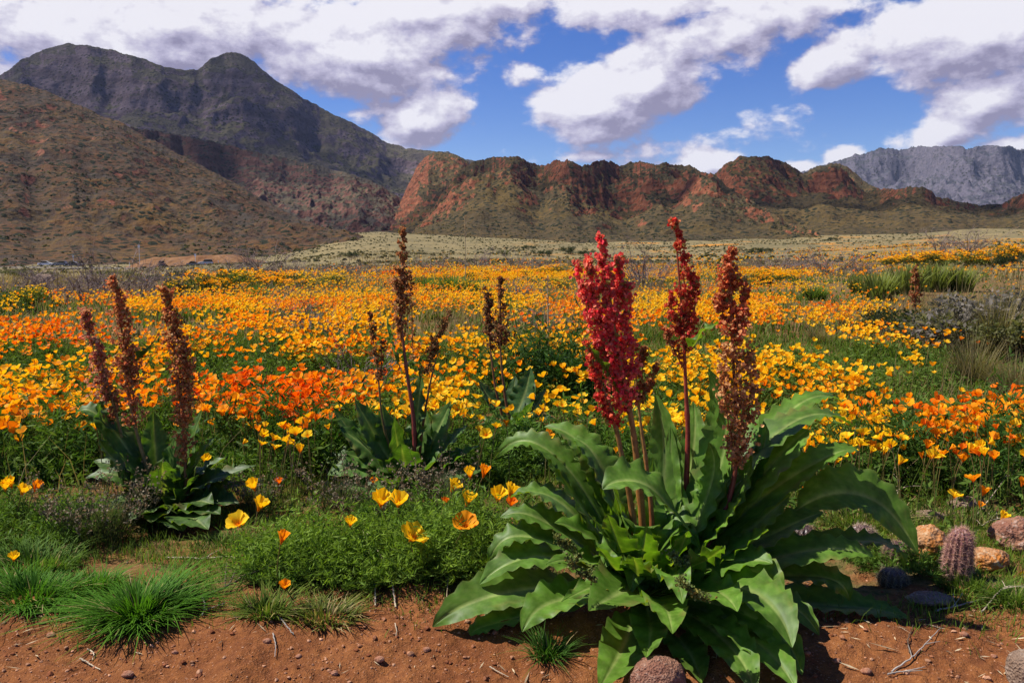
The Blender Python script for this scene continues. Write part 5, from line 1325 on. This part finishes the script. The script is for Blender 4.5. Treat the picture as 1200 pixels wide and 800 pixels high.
for k, (pts, lab) in enumerate([([(905, 590), (950, 562, .05), (998, 540, .10)], 'dried stem arching up toward the upper right dock leaves'), ([(930, 600), (985, 580, .06), (1035, 590, .01)], 'dried stem arched low behind the broadest leaf'),
                                ([(1020, 600), (1060, 588, .05), (1105, 582, .02)], 'pale dried stem lying in grass behind the orange rock'), ([(960, 560), (1000, 556, .08), (1062, 566, .02)], 'dried stem sweeping right over the thin grass'),
                                ([(1130, 640), (1160, 622, .03), (1200, 616, .02)], 'pale dried stem running to the purple rock'), ([(1140, 610), (1170, 590, .06), (1200, 560, .14)], 'pale dried stem rising to the right edge'),
                                ([(1040, 604), (1052, 590, .05), (1046, 572, .10)], 'forked dried stem behind the leaf arch'), ([(1150, 720), (1176, 700, .02), (1200, 695, .01)], 'dried stem in the grass at the right edge')]):
    stick(pts, .0022, PALE, lab, side=3)

# ---------------------------------------------------------------- shrubs and clumps of the middle distance
def bare_shrub_mesh(seed, n=16, tw=3):
    rng = np.random.default_rng(seed); mb = MB(); mt = MB()
    for k in range(n):
        a = rng.uniform(0, 6.28); el = rng.uniform(.55, 1.35); L = rng.uniform(.55, 1.0)
        d = np.array([math.cos(a) * math.cos(el), math.sin(a) * math.cos(el), math.sin(el)])
        p = [np.array([.04 * math.cos(a), .04 * math.sin(a), -.03])]
        for j in range(4): p.append(p[-1] + (d + rng.normal(0, .22, 3)) * L / 4)
        path = smooth_path(p, 9); v, f = tube(path, np.linspace(.012, .005, 9), 4); mb.add(v, f, np.array([.17, .12, .10]) * rng.uniform(.7, 1.2))
        for q in range(7):
            i = rng.integers(2, 9); dd = d * .6 + rng.normal(0, .55, 3); dd[2] = abs(dd[2]) * .8 + .1; e = path[i] + dd * rng.uniform(.16, .34)
            pp = smooth_path([path[i], (path[i] + e) / 2 + rng.normal(0, .02, 3), e], 5); v, f = tube(pp, np.linspace(.006, .003, 5), 3); mt.add(v, f, np.array([.20, .15, .135]) * rng.uniform(.7, 1.25))
            for w in range(tw):
                ee = e + (dd * .4 + rng.normal(0, .5, 3)) * rng.uniform(.06, .2); m_ = pp[rng.integers(2, 5)]
                v, f = tube([m_, (m_ + ee) / 2 + rng.normal(0, .01, 3), ee], [.0038, .003, .0022], 3); mt.add(v, f, np.array([.24, .18, .165]) * rng.uniform(.7, 1.25))
    return mb.mesh('branches', M['wood']), mt.mesh('twigs', M['wood'])


def leafy_mesh(seed, n, c0, c1, leaf=.045, flat=.8, fl=None, nf=0, fs=.05):
    """leaf clumps through an uneven dome of unit size, on a few stems"""
    rng = np.random.default_rng(seed); mb, ms, mf = MB(), MB(), MB()
    lobes = np.stack([rng.normal(0, .42, 14), rng.normal(0, .42, 14), rng.uniform(.25, .78, 14)], -1); lr = rng.uniform(.18, .34, 14)
    for l in lobes:
        path = smooth_path([[0.05 * l[0], .05 * l[1], -.04], [l[0] * .5, l[1] * .5, l[2] * .55], list(l)], 6); v, f = tube(path, np.linspace(.014, .005, 6), 4); ms.add(v, f, np.array([.12, .085, .055]))
    k = rng.integers(0, 14, n); d = rng.normal(size=(n, 3)); d /= np.linalg.norm(d, axis=1, keepdims=True)
    c = lobes[k] + d * (lr[k] * rng.random(n) ** .45)[:, None] * np.array([1, 1, flat]); c[:, 2] = np.abs(c[:, 2])
    ax = d * .5 + rng.normal(size=(n, 3)) * .7 + np.array([0, 0, .4]); ax /= np.linalg.norm(ax, axis=1, keepdims=True); sd = np.cross(ax, rng.normal(size=(n, 3))); sd /= np.linalg.norm(sd, axis=1, keepdims=True)
    L = leaf * rng.uniform(.6, 1.4, n)[:, None]
    v, f, cc = quads(c, ax * L, sd * L * .4, lerp_col(c0, c1, rng.random(n)) * rng.uniform(.7, 1.2, (n, 1))); mb.add(v, f, cc)
    out = [ms.mesh('stems', M['wood']), mb.mesh('foliage', M['grass'])]
    if fl is not None:
        k = rng.integers(0, 14, nf); d = rng.normal(size=(nf, 3)); d[:, 2] = np.abs(d[:, 2]) + .25; d /= np.linalg.norm(d, axis=1, keepdims=True)
        p = lobes[k] + d * (lr[k] * 1.08)[:, None]; cl = lerp_col(fl[0], fl[1], rng.random(nf))
        v, f, cc = flower_mass(p, cl, fs * rng.uniform(.7, 1.3, nf), 1); mf.add(v, f, cc); out.append(mf.mesh('flowers', M['petal'], smooth=False))
    return out


def blade_clump_mesh(seed, n, h, w, lean, c0, c1, seg=4, stalk=None):
    rng = np.random.default_rng(seed); mb = MB(); a = rng.uniform(0, 6.28, n); q = np.sqrt(rng.random(n))
    base = np.stack([.30 * q * np.cos(a), .30 * q * np.sin(a), 0 * a - .03], -1)
    v, f, c = blades(base, h * rng.uniform(.5, 1.1, n), w * rng.uniform(.7, 1.3, n), lean * (.1 + q * rng.uniform(.3, 1.2, n)), a + rng.normal(0, .5, n), np.array(c0) * rng.uniform(.6, 1.2, (n, 1)), lerp_col(c1, np.array(c1) * .7, rng.random(n)), curve=.7, seg=seg); mb.add(v, f, c)
    out = [mb.mesh('blades', M['grass'])]
    if stalk is not None:
        m = max(6, n // 12); ms = MB(); a = rng.uniform(0, 6.28, m); q = np.sqrt(rng.random(m)); base = np.stack([.25 * q * np.cos(a), .25 * q * np.sin(a), 0 * a], -1)
        v, f, c = blades(base, h * rng.uniform(.9, 1.5, m), w * .5, lean * .7 * q, a, np.array(stalk) * .7, np.array(stalk), seg=4); ms.add(v, f, c); out.append(ms.mesh('seed_stalks', M['grass']))
    return out


PROTO = {}
def place(kind, px, row, hpx, label, group, wide=1.0, cat='shrub', name=None, rz=None):
    """put a copy of a prototype so that it stands hpx photograph pixels tall at its distance"""
    g = ground(px, row); h = hpx * g.y / F
    nm = name or {'bare': 'bare_shrub', 'green': 'leafy_shrub', 'dark': 'leafy_shrub', 'olive': 'leafy_shrub', 'bloom': 'flowering_bush', 'ybloom': 'flowering_bush', 'lush': 'grass_clump', 'straw': 'grass_clump', 'blade': 'sotol_plant', 'grey': 'leafy_shrub'}[kind]
    root = empty(nm, g - Vector((0, 0, .02)), random.uniform(0, 6.28) if rz is None else rz)
    root.scale = (h * wide, h * wide, h); tag(root, label, cat, group)
    k = random.choice(list(PROTO[kind]))
    for me in k:
        o = bpy.data.objects.new(me.name.split('.')[0], me); COL.objects.link(o); o.parent = root
        if me.name.split('.')[0] in ('flowers', 'twigs', 'seed_stalks', 'foliage', 'blades'): o['kind'] = 'stuff'
    return root


PROTO['bare'] = [bare_shrub_mesh(s_) for s_ in (1, 2, 3)]
PROTO['green'] = [leafy_mesh(s_, 2200, (.045, .085, .018), (.11, .15, .035)) for s_ in (11, 12)]
PROTO['dark'] = [leafy_mesh(s_, 1900, (.020, .032, .014), (.050, .062, .024)) for s_ in (21, 22)]
PROTO['olive'] = [leafy_mesh(s_, 1700, (.075, .085, .030), (.14, .135, .055)) for s_ in (31, 32)]
PROTO['grey'] = [leafy_mesh(s_, 1800, (.12, .11, .095), (.22, .19, .16), leaf=.04) for s_ in (36, 37)]
PROTO['bloom'] = [leafy_mesh(s_, 1500, (.060, .085, .015), (.15, .16, .03), fl=(YEL * .95, ORA), nf=230, fs=.10) for s_ in (41, 42)]
PROTO['ybloom'] = [leafy_mesh(s_, 1700, (.055, .085, .015), (.14, .17, .03), fl=(YEL, YEL * .9), nf=110, fs=.09) for s_ in (45, 46)]
PROTO['lush'] = [blade_clump_mesh(s_, 380, 1.0, .030, .55, (.045, .075, .014), (.14, .21, .04)) for s_ in (51, 52)]
PROTO['straw'] = [blade_clump_mesh(s_, 460, .95, .012, .75, (.085, .075, .028), (.25, .205, .09), stalk=(.42, .32, .17)) for s_ in (61, 62)]
PROTO['blade'] = [blade_clump_mesh(s_, 260, .95, .045, .55, (.07, .09, .02), (.24, .28, .07), seg=3) for s_ in (71, 72)]

GB = 'bare grey shrubs at the far side of the flower field'
for px, row, hp, wd, lab in [(14, 352, 38, 1.5, 'bare grey shrub cut by the left edge behind the field'), (62, 352, 40, 1.5, 'bare grey shrub left of the tall pinkish dock spike'), (100, 354, 44, 1.4, 'bare grey shrub right behind the left dock spikes'),
                             (128, 350, 56, 1.1, 'tallest bare grey shrub, rising to the road behind the middle spike'), (160, 352, 40, 1.5, 'bare grey shrub between the two right spikes of the left dock'), (192, 348, 36, 1.5, 'bare grey shrub behind the broad brown spike'),
                             (40, 334, 24, 1.7, 'low grey shrub near the white boulder'), (228, 340, 30, 1.4, 'bare grey shrub left of the yellow flowering bushes'), (305, 322, 34, 1.3, 'bare grey shrub above the yellow flowering bushes'), (275, 322, 20, 1.6, 'low bare shrub left of the one above the flowering bushes'),
                             (338, 322, 20, 1.7, 'low bare shrub right of the one above the flowering bushes'), (372, 326, 20, 1.8, 'wide low bare shrub at the far end of the flowering bushes'), (412, 326, 22, 1.7, 'bare shrub left of the tall brown spike, far edge'), (440, 325, 18, 1.9, 'low bare shrub touching the tall brown spike, far edge'),
                             (508, 318, 18, 1.9, 'bare shrub right of the tall brown spike'), (560, 316, 22, 1.6, 'bare shrub beside the thin pale stalk'), (604, 318, 22, 1.6, 'bare shrub between the twin heads and the crimson one'), (640, 318, 18, 1.8, 'bare shrub just left of the crimson head'),
                             (752, 340, 52, 1.0, 'tall open bare shrub between the crimson and rusty red heads'), (768, 332, 34, 1.2, 'shorter bare shrub left of the rusty red head'), (905, 322, 26, 1.7, 'bare shrub right of the rust brown head'), (940, 320, 26, 1.7, 'bare shrub in the grey band right of the docks'),
                             (975, 322, 30, 1.6, 'larger bare shrub in the grey band right of the docks'), (1012, 322, 22, 1.7, 'bare shrub at the right end of the grey band'), (1100, 296, 24, 1.4, 'bare reddish shrub on the plain below the grey range'), (1135, 296, 28, 1.3, 'second bare shrub on the plain near the right edge'),
                             (358, 396, 52, 1.0, 'dry leafless bush standing among the poppies right of the left dock'), (398, 402, 38, 1.2, 'dry leafless bush between the orange drift and the middle dock'), (425, 470, 70, .9, 'leafless bush behind the middle dock leaves'), (640, 392, 40, 1.2, 'leafless bush in the poppies left of the crimson head'),
                             (335, 350, 20, 1.9, 'low grey twiggy bush in the poppies below the flowering bushes'), (610, 350, 22, 1.8, 'low grey twiggy bush in poppies above the dark bush')]:
    place('bare', px, row, hp, lab, GB, wd)
for px, row, hp, wd, k, lab in [(215, 348, 28, 1.3, 'ybloom', 'green bush with few yellow flowers, left end of the row'), (246, 346, 30, 1.3, 'bloom', 'orange flowering bush second in the row behind the field'), (275, 344, 28, 1.4, 'ybloom', 'green and yellow bush third in the row behind the field'),
                                (305, 342, 26, 1.4, 'bloom', 'yellow flowering bush in the middle of the row'), (335, 342, 24, 1.4, 'bloom', 'orange flowering bush right of the middle of the row'), (365, 340, 20, 1.5, 'ybloom', 'green and yellow bush near the right end of the row'), (392, 338, 18, 1.5, 'ybloom', 'small flowering bush at the right end of the row'),
                                (245, 334, 18, 1.5, 'dark', 'dark reddish shrub behind the row of flowering bushes'), (20, 362, 30, 1.3, 'green', 'green bush at the left edge of the poppy field'), (40, 366, 32, 1.2, 'ybloom', 'green bush with a few yellow flowers left of the left dock'), (4, 368, 28, 1.2, 'green', 'green bush half cut by the left edge'),
                                (640, 326, 16, 2.0, 'bloom', 'low orange flowering mound left of the crimson head'), (600, 330, 14, 2.0, 'bloom', 'low orange flowering mound beyond the twin heads'), (560, 330, 13, 2.0, 'bloom', 'low flowering mound below the thin pale stalk'),
                                (905, 332, 18, 2.0, 'bloom', 'orange flowering mound right of the rust brown head'), (880, 334, 15, 2.0, 'bloom', 'orange flowering mound touching the rust brown head'), (650, 338, 14, 2.0, 'ybloom', 'low green and yellow mound beside the crimson head'), (770, 336, 14, 2.0, 'ybloom', 'green and yellow mound between the two red heads'),
                                (1075, 312, 16, 1.9, 'bloom', 'orange flowering mound, left of those on the right ridge'), (1105, 312, 17, 1.8, 'bloom', 'orange flowering mound, second on the right ridge'), (1132, 313, 18, 1.7, 'bloom', 'orange flowering mound, third on the right ridge'), (1160, 313, 19, 1.6, 'bloom', 'orange flowering mound, fourth on the right ridge'),
                                (1046, 312, 13, 2.0, 'bloom', 'small orange mound starting the right ridge'), (1188, 308, 22, 1.4, 'bloom', 'orange flowering bush at the right edge of the ridge'), (1176, 314, 22, .7, 'dark', 'dark post like shrub among the mounds on the right ridge')]:
    place(k, px, row, hp, lab, 'flowering bushes round the field', wd)
for px, row, hp, wd, k, lab in [(500, 346, 26, 1.5, 'lush', 'green grass clump right of the tall brown spike'), (528, 345, 28, 1.5, 'lush', 'fresh green grass clump under the thin pale stalk'), (555, 346, 22, 1.6, 'lush', 'green grass clump left of the twin brown heads'), (300, 352, 22, 1.6, 'lush', 'green grass clump in front of the flowering row'),
                                (432, 350, 16, 1.8, 'lush', 'low green grass clump left of the tall brown spike'), (955, 352, 22, 1.7, 'lush', 'green grass clump among poppies right of the docks'),
                                (1030, 352, 42, 1.1, 'blade', 'yellow green sotol left of the dry grass on the right'), (1062, 346, 44, 1.1, 'blade', 'yellow green sotol behind the far small dock'), (1094, 342, 42, 1.1, 'blade', 'yellow green sotol right of the far small dock'), (1010, 344, 28, 1.3, 'blade', 'smaller sotol at the left of the green cluster'), (1125, 342, 36, 1.2, 'blade', 'sotol sunk in the dry grass at right'),
                                (1120, 400, 74, .9, 'straw', 'pale dry grass clump behind the far small dock'), (1165, 420, 96, .8, 'straw', 'tallest pale dry grass clump near the right edge'), (1195, 400, 92, .8, 'straw', 'dry grass clump at the right edge'), (1085, 402, 50, 1.1, 'straw', 'low dry grass clump at the foot of the far small dock'),
                                (1140, 452, 74, .9, 'straw', 'dry grass clump in front, above the thick poppy drift'), (1190, 470, 70, .9, 'straw', 'dry grass clump in front at the right edge'), (1000, 388, 30, 1.4, 'straw', 'low dry grass left of the far small dock'), (960, 402, 26, 1.5, 'straw', 'low dry grass patch among the right hand poppies'),
                                (330, 400, 30, 1.3, 'straw', 'dry grass clump among poppies left of the middle dock'), (275, 510, 46, 1.1, 'straw', 'thin dry grass in the gap right of the left dock')]:
    place(k, px, row, hp, lab, 'tall grass clumps of the field', wd, cat='grass clump' if k != 'blade' else 'sotol')
for px, row, hp, wd, k, lab in [(1128, 414, 80, 1.25, 'grey', 'grey twiggy bush inside the dry grass on the right'), (1184, 412, 92, 1.2, 'grey', 'large grey bush at the right edge inside dry grass'), (1100, 408, 54, 1.3, 'dark', 'dark bush under the dry grass right of the far dock'), (1152, 420, 62, 1.3, 'olive', 'olive bush at the foot of the tallest dry grass'), (1062, 392, 40, 1.4, 'dark', 'dark bush left of the far small dock'), (1198, 424, 60, 1.2, 'olive', 'olive bush low at the right edge under dry grass'),
                                (210, 330, 16, 1.8, 'dark', 'dark shrub below the parked dark car'), (190, 330, 12, 1.9, 'dark', 'small dark shrub left of the one below the dark car'), (50, 328, 12, 1.9, 'dark', 'dark shrub left of the white boulder'), (265, 324, 12, 1.9, 'dark', 'dark shrub right of the parked silver cars'), (118, 326, 11, 1.8, 'olive', 'olive shrub below the road at left'), (150, 326, 10, 1.9, 'olive', 'olive shrub below the dirt bank'),
                                (18, 326, 12, 1.9, 'olive', 'olive shrub on the verge at the far left'), (410, 302, 8, 1.6, 'dark', 'dark shrub on the pale rise left of the spike'), (640, 300, 9, 1.5, 'dark', 'dark shrub on the plain left of the crimson head'), (668, 298, 11, 1.3, 'dark', 'round dark shrub on the plain beside the crimson head'), (686, 300, 8, 1.5, 'dark', 'small dark shrub behind the crimson head'),
                                (895, 297, 8, 1.5, 'dark', 'dark shrub on the plain right of the rust brown head'), (880, 298, 7, 1.6, 'dark', 'small dark shrub on the plain near the rust brown head'), (618, 292, 6, 1.6, 'dark', 'small dark shrub farther out on the plain'), (975, 282, 5, 1.7, 'dark', 'lone dark shrub at the foot of the rounded red hills'), (590, 300, 8, 1.6, 'olive', 'olive shrub on the plain right of the pale stalk')]:
    place(k, px, row, hp, lab, 'scattered shrubs of plain and verge', wd)


def brush():
    """dots of scrub over the plain and the slopes: past counting"""
    mb = MB(); P, S = [], []
    for n0, r0, r1, a, b in ((4200, 38, 120, .18, .55), (11000, 120, 420, .3, 1.0), (8000, 420, 900, .6, 1.4)):
        x, y = wedge(n0, r0, r1, 42); k = RNG.random(n0) < .15 + .85 * sstep(.36, .6, fbm(x * .03, y * .012, 3, 401)); x, y = x[k], y[k]
        P.append(np.stack([x, y, height(x, y)], -1)); S.append(RNG.uniform(a, b, len(x)))
    for hi, n0, a, b in ((3, 8000, .6, 2.0), (6, 6000, .7, 2.0), (5, 3600, .7, 2.0)):
        x, y, z, sc = HILLS[hi]; i = RNG.integers(0, x.shape[0], n0); j = (RNG.random(n0) ** .8 * x.shape[1] * .95).astype(int)
        kk = RNG.random(n0) < sstep(.36, .62, fbm(x[i, j] / 60, y[i, j] / 60, 3, 411)); i, j = i[kk], j[kk]; n0 = len(i)
        P.append(np.stack([x[i, j], y[i, j], z[i, j]], -1)); S.append(RNG.uniform(a, b, n0))
    P = np.concatenate(P); S = np.concatenate(S); n = len(P)
    base = lerp_col((.022, .030, .012), (.14, .125, .042), RNG.random(n) ** 1.1)
    for k in range(12):
        d = rvec(n); d[:, 2] = np.abs(d[:, 2]); s_ = np.cross(d, rvec(n)); s_ /= np.linalg.norm(s_, axis=1, keepdims=True) + 1e-6
        c = P + d * (S * .42)[:, None] * np.array([1, 1, .8]); u = np.cross(s_, d)
        v, f, cc = quads(c, s_ * (S * .30)[:, None], u * (S * .26)[:, None], base * RNG.uniform(.7, 1.3, (n, 1))); mb.add(v, f, cc)
    o = mb.build('brush', M['grass']); tag(o, 'dark desert scrub dotting the plain and the lower slopes', 'scrub', kind='stuff')
brush()


def thin_stalk(px, row, top, r, label):
    g = ground(px, row); h = (row - top) * g.y / F; root = empty('dry_stalk', g); tag(root, label, 'stalk', 'tall thin dry stalks')
    mb = MB(); v, f = tube(smooth_path([[0, 0, -.02], [.01 * h, 0, h * .5], [0, 0, h]], 14), np.linspace(r, r * .6, 14), 6); mb.add(v, f, np.array([.40, .31, .18])); mb.build('stem', M['wood'], root)
    mb = MB(); p = np.stack([RNG.normal(0, r * 2, 50), RNG.normal(0, r * 2, 50), h * RNG.uniform(.7, 1, 50)], -1); d = rvec(50)
    v, f, c = quads(p, d * r * 2, np.cross(d, rvec(50)) * r * 1.6, np.tile([.34, .25, .13], (50, 1))); mb.add(v, f, c); mb.build('seed_head', M['seed'], root)
thin_stalk(545, 344, 254, .010, 'tallest thin pale stalk, rising above the green grass clump')
thin_stalk(80, 376, 344, .009, 'thin pale stalk between bare shrubs at the left')
thin_stalk(641, 440, 322, .006, 'thin stalk above the dark bush in mid field')

# ---------------------------------------------------------------- road, dirt bank, cars and markers in the distance
M['asphalt'] = plain_mat('asphalt', (.16, .14, .12), (.20, .175, .15), 2.0, .9, .1)
M['dirt'] = plain_mat('orange_dirt', (.13, .060, .028), (.25, .135, .065), .30, .95, .05, bump=.9)
RY = 238.0
def rz_(x): return hgt(x, RY)
def make_road():
    mb = MB(); xs = np.linspace(-330, -66, 90); yy = RY + 2.5 * np.sin(xs * .012)
    off = np.array([-4.2, -3.1, 3.1, 4.2]); lift = np.array([-.9, .32, .32, -.9])
    base = np.convolve(np.pad(height(xs, yy), 6, 'edge'), np.ones(13) / 13, 'valid')
    V = np.stack([np.broadcast_to(xs[:, None], (90, 4)), yy[:, None] + off[None], base[:, None] + lift[None]], -1)
    mb.add(V.reshape(-1, 3), grid_faces(90, 4)[:, ::-1]); o = mb.build('road', M['asphalt'], smooth=False); tag(o, 'pale grey road crossing far behind the flowers', 'road', kind='structure')
    mb = MB(); nu, nv = 70, 40; x = np.linspace(-128, -76, nu)[:, None] + np.zeros((1, nv)); y = np.linspace(243, 285, nv)[None] + np.zeros((nu, 1))
    b = sstep(-128, -114, x) * (1 - sstep(-92, -78, x)); cut = sstep(247, 256, y + 3 * (fbm(x * .15, y * .15, 3, 9) - .5)) * (1 - sstep(262, 284, y))
    z = height(x, y) - .4 + b * cut * 3.6 * (.8 + .4 * fbm(x * .1, y * .1, 3, 3)) - .5 * (1 - b)
    mb.add(np.stack([x, y, z], -1), grid_faces(nu, nv)[:, ::-1]); o = mb.build('dirt_bank', M['dirt']); tag(o, 'bare orange dirt bank cut beside the road', 'dirt bank', kind='structure')
make_road()

M['glass'] = plain_mat('car_glass', (.012, .014, .017), rough=.08, spec=.6)
M['tyre'] = plain_mat('tyre', (.015, .015, .015), rough=.8)
M['rim'] = plain_mat('wheel_rim', (.45, .45, .46), rough=.3, metal=.9)
M['head'] = plain_mat('lamp_glass', (.75, .75, .72), rough=.15, spec=.6)
M['tail'] = plain_mat('tail_lamp', (.35, .01, .01), rough=.2)
def paint(name, c): M[name] = plain_mat(name, c, rough=.25, spec=.6)
paint('paint_silver', (.52, .53, .55)); paint('paint_dark', (.025, .026, .03)); paint('paint_white', (.75, .75, .74)); paint('paint_grey', (.16, .17, .19))


def prism(profile, half, taper=None):
    """side profile (x, z) extruded across y with bevelled shoulders"""
    p = np.array(profile, float); n = len(p); k = [(-1.0, .94), (-.93, 1.0), (.93, 1.0), (1.0, .94)]
    cx, cz = p[:, 0].mean(), p[:, 1].mean(); V = []
    for s_, q in k: V.append(np.stack([cx + (p[:, 0] - cx) * q, np.full(n, s_ * half) * (1 if taper is None else taper), cz + (p[:, 1] - cz) * q], -1))
    V = np.stack(V); i = np.arange(n); j = (i + 1) % n
    F_ = np.concatenate([np.stack([a * n + i, a * n + j, (a + 1) * n + j, (a + 1) * n + i], -1) for a in range(3)])
    return V.reshape(-1, 3), F_, np.arange(n)[::-1][None] , (np.arange(n) + 3 * n)[None]


def car(px, row, rz, mat, tall, label, L=4.5):
    d = px_dir(px, row); y = RY + (row < 312) * 7 if row > 309 else RY + 12
    x = d.x / d.y * y; z = hgt(x, y) + .35
    root = empty('parked_car', (x, y, z), rz); tag(root, label, 'car', 'cars parked along the far road')
    h = 1.75 if tall else 1.42; b = .62 * h; hl = L / 2
    body = [(-hl, .42), (-hl + .05, b * .93), (-hl + .5, b), (hl - 1.25, b), (hl - .15, b * .82), (hl, .62), (hl - .02, .30), (-hl + .1, .28)]
    if tall: cab = [(-hl + .12, b), (-hl + .42, h), (hl - 2.1, h), (hl - 1.35, b)]
    else: cab = [(-hl + .55, b), (-hl + 1.15, h), (hl - 2.2, h), (hl - 1.25, b)]
    mb = MB(); v, f, c0, c1 = prism(body, .9); mb.add(v, f); mb.add(v, c0); mb.add(v, c1); mb.build('body', M[mat], root, smooth=False)
    mb = MB(); cz = [(x_, z_ - .01) for x_, z_ in cab]; v, f, c0, c1 = prism(cz, .80); mb.add(v, f); mb.add(v, c0); mb.add(v, c1); mb.build('window', M['glass'], root, smooth=False)
    mb = MB(); rf = [(cab[1][0] - .06, h - .07), (cab[1][0] + .04, h + .03), (cab[2][0] - .04, h + .03), (cab[2][0] + .06, h - .07)]; v, f, c0, c1 = prism(rf, .78); mb.add(v, f); mb.add(v, c0); mb.add(v, c1); mb.build('roof', M[mat], root, smooth=False)
    for wx in (-hl + .85, hl - .85):
        for wy in (-.82, .82):
            th = np.linspace(0, 2 * math.pi, 21)[:-1]
            ring = lambda r, y_: np.stack([r * np.cos(th), np.full(20, y_), r * np.sin(th)], -1)
            V = np.concatenate([ring(.18, -.10), ring(.30, -.11), ring(.33, -.08), ring(.33, .08), ring(.30, .11), ring(.18, .10)]); i = np.arange(20); j = (i + 1) % 20
            mb = MB(); mb.add(V, np.concatenate([np.stack([a * 20 + i, a * 20 + j, (a + 1) * 20 + j, (a + 1) * 20 + i], -1) for a in range(5)])); w = mb.build('wheel', M['tyre'], root); w.location = (wx, wy, .33)
            mb = MB(); V = np.concatenate([ring(.19, -.085), ring(.10, -.095), ring(.19, .085), ring(.10, .095)]); mb.add(V, np.concatenate([np.stack([i, j, 20 + j, 20 + i], -1), np.stack([40 + i, 40 + j, 60 + j, 60 + i], -1)])); mb.add(V, np.array([list(range(20, 40))])); mb.add(V, np.array([list(range(60, 80))])); mb.build('rim', M['rim'], w)
    for wy in (-.62, .62):
        v, f, c0, c1 = prism([(-.05, -.08), (-.05, .08), (.06, .06), (.06, -.07)], .17)
        for nm, xx, zz, mt in (('headlight', hl - .06, .70, 'head'), ('tail_light', -hl + .03, .85, 'tail')):
            mb = MB(); mb.add(v, f); mb.add(v, c0); mb.add(v, c1); o = mb.build(nm, M[mt], root, smooth=False); o.location = (xx, wy, zz)


car(190, 309, 1.9, 'paint_dark', True, 'dark off road car parked in front of the orange dirt bank')
car(228, 310, .25, 'paint_grey', False, 'grey sedan, left and nearer of the two cars right of the bank')
car(241, 308, 3.4, 'paint_silver', True, 'silver car behind the grey sedan right of the bank')
car(55, 314, .2, 'paint_white', False, 'white car, leftmost of those by the road at left')
car(72, 314, 3.2, 'paint_grey', False, 'grey car in the middle of those by the road at left')
car(88, 314, .15, 'paint_dark', False, 'dark low car, rightmost of those by the road at left')

M['white'] = plain_mat('white_paint', (.78, .78, .76), rough=.5)
def marker(px, row, hpx, wpx, label, y=252.0):
    d = px_dir(px, row); x = d.x / d.y * y; g = Vector((x, y, CAM_Z + d.z / d.y * y)); s_ = y / F; h = hpx * s_; gz = min(hgt(x, y), g.z)
    root = empty('marker_post', (x, y, gz)); tag(root, label, 'post', 'white markers by the far road'); up = g.z - gz
    mb = MB(); v, f = tube([[0, 0, -.3], [0, 0, (up + h) * .5], [0, 0, up + h]], .07, 8); mb.add(v, f); mb.add(v, np.array([[16, 17, 18, 19, 20, 21, 22, 23]])); mb.build('post', M['white'], root)
    if wpx:
        w = wpx * s_ / 2; v, f, c0, c1 = prism([(-w, up + h * .35), (-w, up + h), (w, up + h), (w, up + h * .35)], .04); mb = MB(); mb.add(v, f); mb.add(v, c0); mb.add(v, c1); o = mb.build('panel', M['white'], root, smooth=False); o.location = (0, -.12, 0)
marker(86, 303, 4, 2, 'small white marker above the cars at left')
marker(163, 292, 5, 2.4, 'white board standing on top of the dirt bank')
marker(229, 302, 4.5, 2.2, 'white board above the silver and grey cars')
marker(152, 313, 6, 0, 'slim white post left of the dark car', 246)
marker(256, 311, 6, 0, 'slim white post right of the silver car', 246)
marker(267, 311, 5, 0, 'slim white post farthest right along the road', 246)
g = ground(52, 336)
o = rock(52, 336, .55 * g.y / 40, .5 * g.y / 40, .42 * g.y / 40, 'rock_grey', 90, 'pale boulder in the scrub below the far cars'); o['group'] = 'boulders of the plain'

# ---------------------------------------------------------------- the air
def haze():
    bm = bmesh.new(); bmesh.ops.create_cube(bm, size=1.0)
    for v in bm.verts: v.co = Vector((v.co.x * 26000, v.co.y * 26000, -8 + (v.co.z + .5) * 1058))
    me = bpy.data.meshes.new('haze'); bm.to_mesh(me); bm.free()
    m, t = new_mat('haze'); pv = t.n('ShaderNodeVolumePrincipled', {'Color': (.62, .74, 1.0, 1), 'Density': 2.4e-5, 'Anisotropy': 0.2})
    t.n('ShaderNodeOutputMaterial', {'Volume': pv}); me.materials.append(m)
    o = bpy.data.objects.new('haze', me); COL.objects.link(o); tag(o, 'thin blue air between the field and the far range', 'haze', kind='stuff')
haze()
